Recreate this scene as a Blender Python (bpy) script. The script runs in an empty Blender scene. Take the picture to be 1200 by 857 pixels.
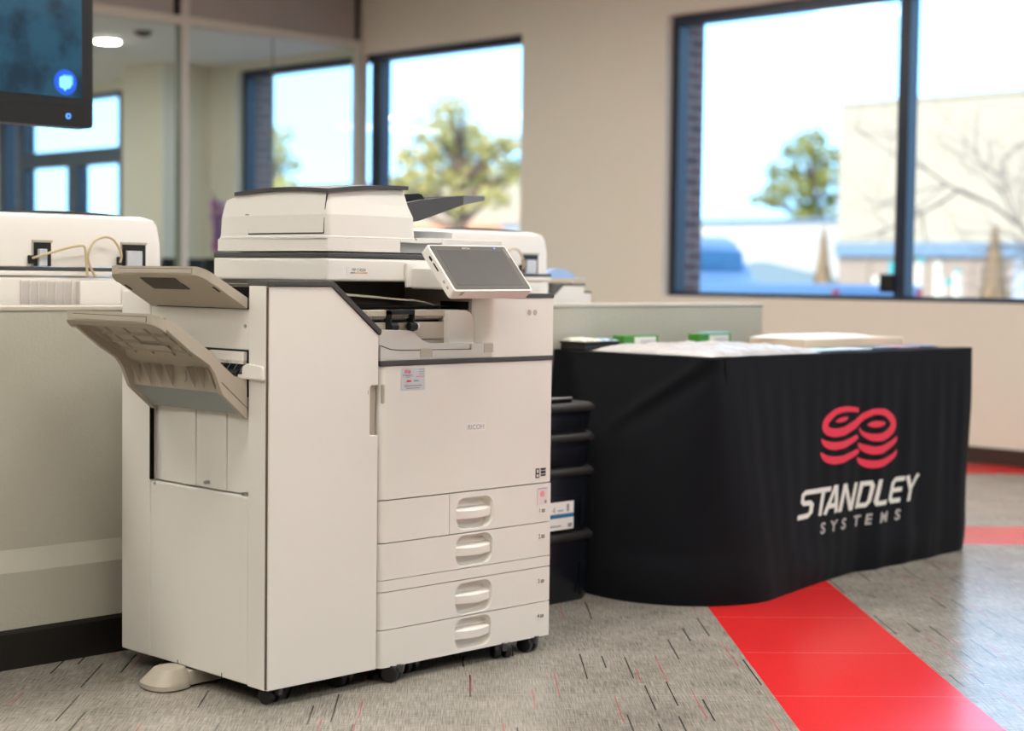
import bpy, bmesh, math, random
from math import sin, cos, pi, sqrt, radians
from mathutils import Vector, Matrix, noise
from mathutils.geometry import tessellate_polygon

random.seed(7)
SC = bpy.context.scene
COL = SC.collection
ORG = {}

# ------------------------------------------------------------------ materials
def lin(c):
    def f(v):
        v /= 255.0
        return v / 12.92 if v <= 0.04045 else ((v + 0.055) / 1.055) ** 2.4
    return (f(c[0]), f(c[1]), f(c[2]), 1.0)

MATS = {}
def mat(name, col, rough=0.5, spec=0.5, metal=0.0, bump=None, var=0.03, emit=None, estr=0.0, alpha=None, vscale=9.0):
    """Principled material whose colour and roughness carry a little procedural noise."""
    if name in MATS:
        return MATS[name]
    m = bpy.data.materials.new(name)
    m.use_nodes = True
    nt = m.node_tree
    b = nt.nodes['Principled BSDF']
    c = lin(col)
    tc = nt.nodes.new('ShaderNodeTexCoord')
    nz = nt.nodes.new('ShaderNodeTexNoise')
    nz.inputs['Scale'].default_value = vscale
    nz.inputs['Detail'].default_value = 4
    nt.links.new(tc.outputs['Object'], nz.inputs['Vector'])
    mx = nt.nodes.new('ShaderNodeMix'); mx.data_type = 'RGBA'
    mx.inputs[6].default_value = tuple(max(0, v * (1 - var)) for v in c[:3]) + (1,)
    mx.inputs[7].default_value = tuple(min(1, v * (1 + var)) for v in c[:3]) + (1,)
    nt.links.new(nz.outputs['Fac'], mx.inputs[0])
    nt.links.new(mx.outputs[2], b.inputs['Base Color'])
    b.inputs['Roughness'].default_value = rough
    b.inputs['Specular IOR Level'].default_value = spec
    b.inputs['Metallic'].default_value = metal
    if bump:
        bn = nt.nodes.new('ShaderNodeBump')
        n2 = nt.nodes.new('ShaderNodeTexNoise')
        n2.inputs['Scale'].default_value = bump[0]; n2.inputs['Detail'].default_value = 3
        nt.links.new(tc.outputs['Object'], n2.inputs['Vector'])
        bn.inputs['Strength'].default_value = bump[1]; bn.inputs['Distance'].default_value = bump[2]
        nt.links.new(n2.outputs['Fac'], bn.inputs['Height'])
        nt.links.new(bn.outputs['Normal'], b.inputs['Normal'])
    if emit:
        b.inputs['Emission Color'].default_value = lin(emit)
        b.inputs['Emission Strength'].default_value = estr
    MATS[name] = m
    return m

def glass_mat(name, tint=(1, 1, 1), refl=1.0):
    m = bpy.data.materials.new(name); m.use_nodes = True
    nt = m.node_tree; nt.nodes.clear()
    out = nt.nodes.new('ShaderNodeOutputMaterial')
    tr = nt.nodes.new('ShaderNodeBsdfTransparent'); tr.inputs['Color'].default_value = tint + (1,)
    gl = nt.nodes.new('ShaderNodeBsdfGlossy'); gl.inputs['Roughness'].default_value = 0.0
    fr = nt.nodes.new('ShaderNodeFresnel'); fr.inputs['IOR'].default_value = 1.45
    gm = nt.nodes.new('ShaderNodeNewGeometry'); io = nt.nodes.new('ShaderNodeMapRange')   # same Fresnel on both faces of the sheet
    io.inputs[3].default_value = 1.45; io.inputs[4].default_value = 1 / 1.45
    nt.links.new(gm.outputs['Backfacing'], io.inputs[0]); nt.links.new(io.outputs[0], fr.inputs['IOR'])
    ml = nt.nodes.new('ShaderNodeMath'); ml.operation = 'MULTIPLY'; ml.inputs[1].default_value = refl
    ms = nt.nodes.new('ShaderNodeMixShader')
    nt.links.new(fr.outputs[0], ml.inputs[0]); nt.links.new(ml.outputs[0], ms.inputs[0])
    nt.links.new(tr.outputs[0], ms.inputs[1]); nt.links.new(gl.outputs[0], ms.inputs[2])
    nt.links.new(ms.outputs[0], out.inputs[0])
    MATS[name] = m
    return m

WHITE = mat('printer_offwhite', (225, 221, 214), 0.48, 0.4, bump=(900, 0.06, 0.0004), var=0.012)
WHITE2 = mat('printer_white_smooth', (232, 227, 221), 0.38, 0.45, var=0.012)
GREYT = mat('tray_greige', (178, 169, 154), 0.5, 0.35, bump=(900, 0.06, 0.0004), var=0.015)
GREYL = mat('output_tray_grey', (200, 197, 190), 0.45, 0.4, var=0.012)
TRIM = mat('printer_dark_trim', (72, 70, 70), 0.42, 0.4, var=0.05)
DARKT = mat('feeder_tray_charcoal', (74, 72, 72), 0.45, 0.4, bump=(700, 0.1, 0.0005), var=0.04)
CAVE = mat('printer_interior', (74, 68, 62), 0.6, 0.3, var=0.05)
BLACK = mat('black_plastic', (22, 22, 23), 0.4, 0.4, var=0.1)
GAP = mat('shadow_gap_black', (14, 14, 14), 0.8, 0.1)
STEEL = mat('steel', (170, 172, 172), 0.3, 0.5, metal=0.9)
BLUEGREY = mat('tray_blue_grey_plate', (150, 156, 154), 0.45, 0.4)
INK = mat('dark_print', (60, 60, 64), 0.5, 0.3)
INKGREY = mat('grey_print', (140, 145, 155), 0.4, 0.4)
SCREENP = mat('panel_screen', (98, 96, 95), 0.18, 0.5, var=0.08)
BEZEL = mat('panel_bezel', (86, 82, 77), 0.4, 0.4)
STICK = mat('silver_sticker', (196, 200, 206), 0.3, 0.5, var=0.05, vscale=60)
PINK = mat('logo_pink_print', (232, 62, 84), 0.6, 0.2)
LETTER = mat('logo_white_print', (236, 232, 224), 0.6, 0.2)
LETTER2 = mat('logo_grey_print', (190, 184, 182), 0.6, 0.2)
PAPER = mat('white_paper', (236, 234, 232), 0.6, 0.2)
PAPERB = mat('paper_label_panel', (224, 218, 214), 0.5, 0.3)

# ------------------------------------------------------------------ mesh tools
class MB:
    def __init__(self):
        self.v = []; self.f = []
    def add(self, vs, fs):
        n = len(self.v)
        self.v += [tuple(p) for p in vs]
        self.f += [tuple(i + n for i in f) for f in fs]
        return self
    def box(self, x0, x1, y0, y1, z0, z1):
        vs = [(x, y, z) for z in (z0, z1) for y in (y0, y1) for x in (x0, x1)]
        return self.add(vs, [(0, 2, 3, 1), (4, 5, 7, 6), (0, 1, 5, 4), (2, 6, 7, 3), (0, 4, 6, 2), (1, 3, 7, 5)])
    def prism(self, poly, axis, a, b):
        """poly: 2D points in the two other axes (xyz order), extruded along axis from a to b."""
        def P(p, t):
            return {'x': (t, p[0], p[1]), 'y': (p[0], t, p[1]), 'z': (p[0], p[1], t)}[axis]
        n = len(poly)
        vs = [P(p, a) for p in poly] + [P(p, b) for p in poly]
        tris = tessellate_polygon([[Vector((p[0], p[1], 0)) for p in poly]])
        fs = [tuple(t) for t in tris] + [tuple(i + n for i in reversed(t)) for t in tris]
        fs += [(i, (i + 1) % n, (i + 1) % n + n, i + n) for i in range(n)]
        return self.add(vs, fs)
    def loft(self, rings, cap=True):
        n = len(rings[0]); vs = [p for r in rings for p in r]; fs = []
        for k in range(len(rings) - 1):
            for i in range(n):
                fs.append((k * n + i, k * n + (i + 1) % n, (k + 1) * n + (i + 1) % n, (k + 1) * n + i))
        if cap:
            fs.append(tuple(reversed(range(n))))
            fs.append(tuple(range((len(rings) - 1) * n, len(rings) * n)))
        return self.add(vs, fs)
    def grid(self, fn, nu, nv):
        vs = [fn(i / nu, j / nv) for j in range(nv + 1) for i in range(nu + 1)]
        fs = [(j * (nu + 1) + i, j * (nu + 1) + i + 1, (j + 1) * (nu + 1) + i + 1, (j + 1) * (nu + 1) + i) for j in range(nv) for i in range(nu)]
        return self.add(vs, fs)
    def tube(self, pts, r, seg=8):
        pts = [Vector(p) for p in pts]
        if not isinstance(r, (list, tuple)):
            r = [r] * len(pts)
        rings = []
        up = Vector((0, 0, 1))
        for i, p in enumerate(pts):
            t = (pts[min(i + 1, len(pts) - 1)] - pts[max(i - 1, 0)]).normalized()
            s = t.cross(up)
            if s.length < 1e-3:
                s = t.cross(Vector((1, 0, 0)))
            s.normalize(); w = s.cross(t)
            rings.append([p + (s * cos(2 * pi * k / seg) + w * sin(2 * pi * k / seg)) * r[i] for k in range(seg)])
        return self.loft(rings)
    def cyl(self, p0, p1, r0, r1=None, seg=24):
        return self.tube([p0, p1], [r0, r0 if r1 is None else r1], seg)
    def ball(self, c, r, seg=12, sx=1, sy=1, sz=1):
        rings = []
        for j in range(1, seg // 2):
            a = pi * j / (seg // 2)
            rings.append([(c[0] + r * sx * sin(a) * cos(2 * pi * k / seg), c[1] + r * sy * sin(a) * sin(2 * pi * k / seg), c[2] - r * sz * cos(a)) for k in range(seg)])
        return self.loft(rings)
    def build(self, name, m, parent=None, bevel=0.0, seg=2, smooth=None, xf=None, org=None):
        o0 = Vector(org) if org is not None else (ORG[parent.name] if parent is not None else Vector((0, 0, 0)))
        vs = [Vector(p) for p in self.v]
        if xf:
            vs = [Vector(xf(p)) for p in vs]
        me = bpy.data.meshes.new(name)
        me.from_pydata([tuple(p - o0) for p in vs], [], self.f)
        bm = bmesh.new(); bm.from_mesh(me)
        bmesh.ops.remove_doubles(bm, verts=bm.verts, dist=1e-6)
        bmesh.ops.recalc_face_normals(bm, faces=bm.faces)
        if smooth is not None:
            for f in bm.faces:
                f.smooth = True
        bm.to_mesh(me); bm.free()
        if smooth is not None:
            me.set_sharp_from_angle(angle=radians(smooth))
        me.materials.append(m)
        o = bpy.data.objects.new(name, me); COL.objects.link(o)
        if parent is not None:
            o.parent = parent
        else:
            o.location = o0
        ORG[o.name] = o0.copy()
        if bevel > 0:
            md = o.modifiers.new('edge_round', 'BEVEL'); md.width = bevel; md.segments = seg
            md.limit_method = 'ANGLE'; md.angle_limit = radians(35)
        return o

def B(*a):
    return MB().box(*a)

def tag(o, label=None, cat=None, group=None, kind=None):
    if label: o['label'] = label
    if cat: o['category'] = cat
    if group: o['group'] = group
    if kind: o['kind'] = kind
    return o

def thing(name, label, cat, loc=(0, 0, 0), group=None):
    o = bpy.data.objects.new(name, None); COL.objects.link(o)
    o.location = loc; o.empty_display_size = 0.1
    ORG[o.name] = Vector(loc)
    return tag(o, label, cat, group)

def struct(o):
    o['kind'] = 'structure'; return o

def dup(root, delta, label=None):
    def cp(o, par):
        c = o.copy(); COL.objects.link(c)
        if par is not None: c.parent = par
        for ch in [x for x in bpy.data.objects if x.parent == o and x != c]:
            cp(ch, c)
        return c
    r = cp(root, None)
    r.location = Vector(root.location) + Vector(delta)
    if label: r['label'] = label
    return r

def rrect(x0, x1, z0, z1, r, n=5):
    out = []
    for cx, cz, a0 in ((x1 - r, z1 - r, 0), (x0 + r, z1 - r, pi / 2), (x0 + r, z0 + r, pi), (x1 - r, z0 + r, 1.5 * pi)):
        for k in range(n + 1):
            a = a0 + pi / 2 * k / n
            out.append((cx + r * cos(a), cz + r * sin(a)))
    return out

def stroke(pts, ax=1.0):
    """variable-width ribbon in 2D: pts (x, z, w) -> quads; ax stretches the width in x"""
    mb = []
    P = []
    for i in range(len(pts) - 1):          # catmull refinement
        a, b = pts[i], pts[i + 1]
        p, q = pts[max(0, i - 1)], pts[min(len(pts) - 1, i + 2)]
        n = 5 if len(pts) > 4 else 3
        for k in range(n):
            t = k / n
            def cr(j):
                if len(pts) <= 4: return a[j] + (b[j] - a[j]) * t
                return 0.5 * (2 * a[j] + (b[j] - p[j]) * t + (2 * p[j] - 5 * a[j] + 4 * b[j] - q[j]) * t * t + (3 * a[j] - p[j] - 3 * b[j] + q[j]) * t ** 3)
            P.append((cr(0), cr(1), cr(2)))
    P.append(tuple(pts[-1]))
    L, R = [], []
    for i, p in enumerate(P):
        a, b = P[max(0, i - 1)], P[min(len(P) - 1, i + 1)]
        dx, dz = (b[0] - a[0]) / ax, b[1] - a[1]
        l = math.hypot(dx, dz) or 1
        nx, nz = -dz / l * ax, dx / l
        L.append((p[0] + nx * p[2] / 2, p[1] + nz * p[2] / 2)); R.append((p[0] - nx * p[2] / 2, p[1] - nz * p[2] / 2))
    vs = L + R; n = len(L)
    return vs, [(i, i + 1, n + i + 1, n + i) for i in range(n - 1)]

def text2d(body, height, align='CENTER', sx=1.0, shear=0.0, bold=0.0):
    cu = bpy.data.curves.new('t', 'FONT'); cu.body = body; cu.align_x = align; cu.shear = shear; cu.offset = bold
    cu.resolution_u = 3
    o = bpy.data.objects.new('t', cu); COL.objects.link(o)
    bpy.context.view_layer.update()
    me = bpy.data.meshes.new_from_object(o.evaluated_get(bpy.context.evaluated_depsgraph_get()))
    k = height / 0.69
    vs = [(v.co.x * k * sx, v.co.y * k) for v in me.vertices]; fs = [tuple(p.vertices) for p in me.polygons]
    bpy.data.objects.remove(o); bpy.data.curves.remove(cu); bpy.data.meshes.remove(me)
    return vs, fs

def flat(mb, vf, fn):
    mb.add([fn(*p) for p in vf[0]], vf[1])
    return mb

# ------------------------------------------------------------------ setting
WX = 5.62          # inner face of the window wall
def floor_mat():
    m = bpy.data.materials.new('woven_vinyl_tiles'); m.use_nodes = True
    nt = m.node_tree; N = nt.nodes; L = nt.links
    b = N['Principled BSDF']
    def math_(op, a, c=None, d=None):
        n = N.new('ShaderNodeMath'); n.operation = op
        for i, x in enumerate((a, c, d)):
            if x is None: continue
            if isinstance(x, (int, float)): n.inputs[i].default_value = x
            else: L.new(x, n.inputs[i])
        return n.outputs[0]
    def mixc(f, A, Bc):
        n = N.new('ShaderNodeMix'); n.data_type = 'RGBA'
        if isinstance(f, (int, float)): n.inputs[0].default_value = f
        else: L.new(f, n.inputs[0])
        for i, x in ((6, A), (7, Bc)):
            if isinstance(x, tuple): n.inputs[i].default_value = x
            else: L.new(x, n.inputs[i])
        return n.outputs[2]
    geo = N.new('ShaderNodeNewGeometry')
    sep = N.new('ShaderNodeSeparateXYZ'); L.new(geo.outputs['Position'], sep.inputs[0])
    X, Y = sep.outputs[0], sep.outputs[1]
    ang = radians(46.7); c, s = cos(ang), sin(ang)
    a = math_('ADD', math_('MULTIPLY', X, c), math_('MULTIPLY', Y, s))
    bb = math_('ADD', math_('MULTIPLY', X, -s), math_('MULTIPLY', Y, c))
    T = 0.4587
    ta = math_('DIVIDE', math_('SUBTRACT', a, 0.836), T)
    tb = math_('DIVIDE', math_('ADD', bb, 0.935), T)
    ia, ib = math_('FLOOR', ta), math_('FLOOR', tb)
    fa, fb = math_('FRACT', ta), math_('FRACT', tb)
    def comb(x, y, z=0.0):
        n = N.new('ShaderNodeCombineXYZ')
        for i, q in enumerate((x, y, z)):
            if isinstance(q, (int, float)): n.inputs[i].default_value = q
            else: L.new(q, n.inputs[i])
        return n.outputs[0]
    def white(v):
        n = N.new('ShaderNodeTexWhiteNoise'); n.noise_dimensions = '3D'; L.new(v, n.inputs['Vector']); return n.outputs['Value']
    def nz(v, sc, det=2):
        n = N.new('ShaderNodeTexNoise'); n.inputs['Scale'].default_value = sc; n.inputs['Detail'].default_value = det
        L.new(v, n.inputs['Vector']); return n.outputs['Fac']
    tile = white(comb(ia, ib, 3.0))
    # red tiles: one file along the walkway, two cross bands
    def eq(x, k): return math_('COMPARE', x, k, 0.25)
    red = math_('MAXIMUM', eq(ib, -1.0), math_('MAXIMUM', eq(ia, 3.0), eq(ia, 8.0)))
    # woven grey: long fibres both ways
    f1 = nz(comb(math_('MULTIPLY', a, 14.0), math_('MULTIPLY', bb, 420.0)), 1.0, 3)
    f2 = nz(comb(math_('MULTIPLY', a, 420.0), math_('MULTIPLY', bb, 26.0), 5.0), 1.0, 2)
    f3 = nz(comb(a, bb, 9.0), 5.0, 3)
    w = math_('ADD', math_('MULTIPLY', f1, 0.62), math_('MULTIPLY', f2, 0.38))
    w = math_('ADD', w, math_('MULTIPLY', math_('SUBTRACT', f3, 0.5), 0.25))
    rmp = N.new('ShaderNodeMapRange'); L.new(w, rmp.inputs[0])
    rmp.inputs[1].default_value = 0.34; rmp.inputs[2].default_value = 0.66
    grey = mixc(rmp.outputs[0], lin((106, 100, 92)), lin((180, 174, 163)))
    # loose threads: narrow lanes, random segments
    def threads(lane, seg, seed, prob, wid):
        lb = math_('DIVIDE', bb, lane); il = math_('FLOOR', lb); fl = math_('FRACT', lb)
        off = white(comb(il, seed, 1.0))
        la = math_('ADD', math_('DIVIDE', a, seg), math_('MULTIPLY', off, 7.0))
        isg = math_('FLOOR', la); fs = math_('FRACT', la)
        h = white(comb(il, isg, seed))
        on = math_('LESS_THAN', h, prob)
        pos = math_('ADD', 0.3, math_('MULTIPLY', white(comb(il, isg, seed + 5)), 0.4))
        near = math_('LESS_THAN', math_('ABSOLUTE', math_('SUBTRACT', fl, pos)), wid)
        ln = math_('LESS_THAN', fs, math_('ADD', 0.35, math_('MULTIPLY', white(comb(il, isg, seed + 9)), 0.6)))
        return math_('MULTIPLY', math_('MULTIPLY', on, near), ln)
    notred = math_('SUBTRACT', 1.0, red)
    grey = mixc(math_('MULTIPLY', threads(0.060, 0.30, 11.0, 0.36, 0.030), 0.9), grey, lin((38, 36, 36)))
    grey = mixc(math_('MULTIPLY', threads(0.066, 0.34, 31.0, 0.32, 0.020), 0.75), grey, lin((190, 66, 78)))
    redc = mixc(nz(comb(a, bb, 2.0), 160.0, 2), lin((212, 34, 36)), lin((226, 46, 46)))
    base = mixc(red, grey, redc)
    base = mixc(math_('MULTIPLY', math_('SUBTRACT', tile, 0.5), 0.12), base, lin((90, 84, 80)))
    seam = math_('MAXIMUM', math_('LESS_THAN', fa, 0.0055), math_('MULTIPLY', math_('LESS_THAN', fb, 0.003), 0.5))
    base = mixc(math_('MULTIPLY', seam, 0.35), base, lin((205, 190, 180)))
    L.new(base, b.inputs['Base Color'])
    b.inputs['Roughness'].default_value = 0.2
    b.inputs['Specular IOR Level'].default_value = 0.62
    b.inputs['Roughness'].default_value = 0.24
    return m

BEIGE = mat('wall_paint_beige', (221, 217, 203), 0.65, 0.25, bump=(260, 0.10, 0.001), var=0.02)
TAUPE = mat('wall_paint_taupe', (160, 153, 147), 0.6, 0.25, var=0.02)
GREYW = mat('half_wall_paint', (178, 175, 161), 0.6, 0.3, bump=(110, 0.30, 0.004), var=0.02)
GREYW2 = mat('half_wall_trim_paint', (190, 185, 172), 0.5, 0.35, bump=(200, 0.15, 0.002), var=0.02)
OFFW = mat('room_paint_offwhite', (222, 219, 205), 0.6, 0.25, var=0.02)
CEIL = mat('ceiling_white', (205, 203, 198), 0.8, 0.2, var=0.02)
BASEB = mat('baseboard_black', (26, 23, 21), 0.35, 0.4, var=0.08)
BROWNB = mat('baseboard_dark_brown', (58, 46, 40), 0.4, 0.4, var=0.08)
ALU = mat('window_frame_navy', (34, 44, 62), 0.35, 0.5, var=0.06)
POSTM = mat('partition_post_paint', (196, 190, 178), 0.45, 0.4, var=0.02)
PANE = glass_mat('window_glass', (0.97, 0.985, 1.0), 1.0)
PANE2 = glass_mat('partition_glass', (0.93, 0.96, 0.95), 0.10)

def brick_mat():
    m = bpy.data.materials.new('brown_brick'); m.use_nodes = True
    nt = m.node_tree; b = nt.nodes['Principled BSDF']
    geo = nt.nodes.new('ShaderNodeNewGeometry'); sp = nt.nodes.new('ShaderNodeSeparateXYZ'); nt.links.new(geo.outputs['Position'], sp.inputs[0])
    ad = nt.nodes.new('ShaderNodeMath'); ad.operation = 'ADD'; nt.links.new(sp.outputs[0], ad.inputs[0]); nt.links.new(sp.outputs[1], ad.inputs[1])
    cb = nt.nodes.new('ShaderNodeCombineXYZ'); nt.links.new(ad.outputs[0], cb.inputs[0]); nt.links.new(sp.outputs[2], cb.inputs[1])
    br = nt.nodes.new('ShaderNodeTexBrick'); nt.links.new(cb.outputs[0], br.inputs['Vector'])
    br.inputs['Scale'].default_value = 1.0
    br.inputs['Brick Width'].default_value = 0.2; br.inputs['Row Height'].default_value = 0.068
    br.inputs['Mortar Size'].default_value = 0.007
    br.inputs['Color1'].default_value = lin((96, 74, 74)); br.inputs['Color2'].default_value = lin((122, 92, 88)); br.inputs['Mortar'].default_value = lin((150, 142, 138))
    nt.links.new(br.outputs['Color'], b.inputs['Base Color']); b.inputs['Roughness'].default_value = 0.85
    return m
BRICK = brick_mat()

fl = struct(B(-7.0, 6.05, -7.0, 13.2, -0.12, 0.0).build('floor', floor_mat()))

def openwall(name, x0, x1, m, y0, y1, z1, ops):
    mb = MB(); y = y0
    for (a, b, za, zb) in ops:
        mb.box(x0, x1, y, a, 0 if x0 < 5.7 else -0.4, z1)
        if za > 0.01: mb.box(x0, x1, a, b, 0 if x0 < 5.7 else -0.4, za)
        mb.box(x0, x1, a, b, zb, z1)
        y = b
    mb.box(x0, x1, y, y1, 0 if x0 < 5.7 else -0.4, z1)
    return struct(mb.build(name, m))
OPS = [(-4.50, -0.98, 0.868, 2.628), (0.30, 3.833, 0.868, 2.628), (5.113, 8.40, 0.868, 2.632), (10.10, 12.45, 0.0, 2.60)]
openwall('wall_right', WX, 5.745, BEIGE, -7.0, 13.2, 3.1, OPS)
openwall('wall_outside', 5.745, 6.0, BRICK, -7.0, 13.2, 3.5, OPS)

def window(n, y0, y1, z0, z1, mull, fr=0.05, xs=(5.68, 5.775), mh=0.045):
    mb = MB()
    x0, x1 = xs
    mb.box(x0, x1, y0, y1, z0, z0 + fr * 0.5); mb.box(x0, x1, y0, y1, z1 - fr, z1)
    mb.box(x0, x1, y0, y0 + fr, z0 + fr * 0.5, z1 - fr); mb.box(x0, x1, y1 - fr, y1, z0 + fr * 0.5, z1 - fr)
    for a in mull: mb.box(x0, x1, a - mh, a + mh, z0 + fr * 0.5, z1 - fr)
    w = struct(mb.build('window_%d' % n, ALU, bevel=0.003))
    ys = [y0 + fr] + [q for a in mull for q in (a - mh, a + mh)] + [y1 - fr]
    for i in range(0, len(ys), 2):
        B(5.724, 5.728, ys[i], ys[i + 1], z0 + fr * 0.5, z1 - fr).build('pane', PANE, w)
    return w
w1 = window(1, 0.30, 3.833, 0.868, 2.628, [2.15], 0.055, mh=0.036)
B(5.655, 5.679, 2.17, 2.265, 0.915, 1.02).build('window_latch', BLACK, w1, bevel=0.01)
w2 = window(2, 5.113, 8.40, 0.868, 2.632, [6.71], 0.05, mh=0.06)
window(4, -4.50, -0.98, 0.868, 2.628, [-2.78], 0.055)  # unseen window in the same spacing, added for cool light on the copier front
# glazed entry beyond the partition
mb = MB()
for a, b, c, d in ((10.10, 10.26, 0, 2.60), (11.944, 12.06, 0, 2.60), (12.33, 12.45, 0, 2.60)):
    mb.box(5.66, 5.78, a, b, c, d)
mb.box(5.66, 5.78, 10.26, 11.944, 2.57, 2.60).box(5.66, 5.78, 12.06, 12.33, 2.57, 2.60)
mb.box(5.66, 5.78, 10.26, 11.944, 1.955, 2.10).box(5.66, 5.78, 10.963, 11.147, 0, 1.955).box(5.66, 5.78, 10.26, 11.944, 0, 0.25)
mb.box(5.66, 5.78, 12.06, 12.33, 1.50, 1.56).box(5.66, 5.78, 12.06, 12.33, 0, 0.25)
w3 = struct(mb.build('window_3', ALU, bevel=0.003))
for a, b, c, d in ((10.26, 11.944, 2.10, 2.57), (10.26, 10.963, 0.25, 1.955), (11.147, 11.944, 0.25, 1.955), (12.06, 12.33, 0.25, 1.50), (12.06, 12.33, 1.56, 2.57)):
    B(5.718, 5.722, a, b, c, d).build('pane', PANE, w3)

struct(B(-7.12, -7.0, -7.0, 13.2, 0, 3.1).build('wall_left', BEIGE))
struct(B(-7.12, 6.05, -7.12, -7.0, 0, 3.1).build('wall_front', BEIGE))
struct(B(-7.12, 6.05, 13.2, 13.32, 0, 3.1).build('wall_back', OFFW))
struct(B(-7.12, 6.2, -7.12, 13.32, 3.1, 3.25).build('ceiling', CEIL))
struct(B(-7.0, WX, 6.86, 13.2, 2.69, 2.72).build('ceiling_office', mat('office_ceiling_white', (232, 232, 229), 0.8, 0.2, var=0.02)))
struct(B(5.167, WX, 8.79, 9.40, 0, 2.69).build('wall_column', OFFW))
struct(B(5.605, WX, -7.0, 6.70, 0, 0.09).build('baseboard_right', BROWNB, bevel=0.004))

# glass partition
mb = MB(); px = [-6.9, -4.0, -1.9, 0.2, 2.1, 4.02, 5.56]
mb.box(-7.0, WX, 6.80, 6.84, 2.73, 3.1)
part = struct(mb.build('wall_partition', TAUPE))
rail = MB()
rail.box(-7.0, WX, 6.785, 6.855, 2.67, 2.73).box(-7.0, 5.556, 6.785, 6.855, 0, 0.09)
rail.build('partition_rail', POSTM, part, bevel=0.004)
for i, x in enumerate(px):
    if i == 5: B(x - 0.012, x + 0.042, 6.79, 6.85, 0.09, 2.67).build('partition_post', POSTM, part, bevel=0.004)
B(4.008, 4.062, 6.79, 6.80, 2.73, 3.1).build('partition_post', POSTM, part)
B(3.945, 3.984, 6.79, 6.80, 2.73, 3.1).build('panel_reveal', GAP, part)
B(5.545, 5.575, 6.79, 6.80, 2.73, 3.1).build('panel_reveal', GAP, part)
B(5.558, 5.618, 6.795, 6.845, 0.09, 2.67).build('partition_end_post', POSTM, part)
B(5.6185, 5.665, 6.79, 6.85, 0.87, 2.628).build('window_stop', POSTM, part)
for a, b in ((-6.9, 2.1), (2.104, 3.983), (4.064, 4.796), (4.800, 5.556)):
    B(a, b, 6.816, 6.824, 0.09, 2.67).build('pane', PANE2, part)
JO = mat('glass_joint_green', (120, 130, 118), 0.3, 0.5)
B(4.796, 4.800, 6.814, 6.826, 0.09, 2.67).build('glass_joint', JO, part)
B(3.984, 4.007, 6.80, 6.84, 0.09, 2.67).build('glass_joint', JO, part)

# low wall behind the copier
mb = MB()
mb.prism([(0.73, 0.09), (0.73, 0.238), (0.772, 0.288), (0.772, 0.880), (0.92, 0.880), (0.92, 0.09)], 'x', -7.0, 2.54)
lw = struct(mb.build('wall_low', GREYW))
B(-7.0, 2.545, 0.768, 0.924, 0.880, 0.892).build('wall_cap', GREYW2, lw, bevel=0.003)
struct(MB().prism([(0.722, 0), (0.722, 0.088), (0.730, 0.098), (0.92, 0.098), (0.92, 0)], 'x', -7.0, 2.54).build('baseboard_low', BASEB))

# ------------------------------------------------------------------ ceiling lights
LIGHT = mat('light_diffuser', (255, 244, 224), 0.5, 0.2, emit=(253, 250, 243), estr=16.5)
FRAMEW = mat('light_frame_white', (225, 224, 220), 0.5, 0.3)
cl = thing('ceiling_light', 'rectangular ceiling light panel, above the main room near the window wall', 'ceiling light', (3.0, 4.4, 3.1), 'ceiling light panels of the main room')
B(2.4, 3.6, 4.1, 4.7, 3.075, 3.1).build('frame', FRAMEW, cl, bevel=0.003)
B(2.43, 3.57, 4.13, 4.67, 3.068, 3.074).build('diffuser', LIGHT, cl)
cl['label'] = 'flat rectangular white ceiling light panel in the ceiling of the main room'
for i in range(4):
    for j in range(4):
        if i == 0 and j == 0: continue
        dup(cl, (-2.15 * i, -2.6 * j, 0))
for q in ((1.2, 9.4), (1.2, 11.8), (3.9, 11.9)):  # extra panels out of sight, added to brighten the office
    o_ = dup(cl, (q[0] - 3.0, q[1] - 4.4, -0.41), 'added rectangular white light panel on the office ceiling beyond the glass'); o_['group'] = 'added light panels of the office'
LIGHT2 = mat('downlight_diffuser', (255, 246, 230), 0.5, 0.2, emit=(255, 248, 232), estr=130.0)
dl = thing('downlight', 'round lit downlight in the ceiling behind the glass partition, beside the display', 'downlight', (4.168, 8.005, 2.69))
MB().cyl((4.168, 8.005, 2.678), (4.168, 8.005, 2.69), 0.10, 0.10, 28).build('trim_ring', FRAMEW, dl)
MB().cyl((4.168, 8.005, 2.672), (4.168, 8.005, 2.6778), 0.085, 0.085, 28).build('lens', LIGHT2, dl)
dl['label'] = 'round lit downlight in the ceiling beyond the glass partition'; dl['group'] = 'office downlights'
for dx, dy in ((-2.2, 0), (-2.2, 2.8), (0.2, 2.8)): dup(dl, (dx, dy, 0))  # further downlights, added to lift the light in the office
sd = thing('smoke_detector', 'small dark round detector on the ceiling right of the lit downlight', 'smoke detector', (4.09, 7.41, 2.69))
MB().cyl((4.09, 7.41, 2.66), (4.09, 7.41, 2.69), 0.05, 0.07, 24).build('detector_body', mat('detector_grey', (90, 86, 82)), sd)
MB().cyl((4.09, 7.41, 2.652), (4.09, 7.41, 2.6598), 0.025, 0.03, 20).build('sensor_cap', BLACK, sd)

# ------------------------------------------------------------------ multifunction copier (front left foot of its front face at the origin)
W = 0.587
cp = thing('multifunction_copier', 'large off-white office copier with tilted touch panel and four paper drawers, in front', 'copier', (0.29, 0.34, 0))
mb = MB().box(0.003, W - 0.003, 0.022, 0.685, 0.05, 0.776)
body = mb.build('main_body', WHITE, cp, bevel=0.004)
B(0.02, W - 0.02, 0.03, 0.67, 0.041, 0.052).build('bottom_plate', BLACK, cp)

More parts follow.
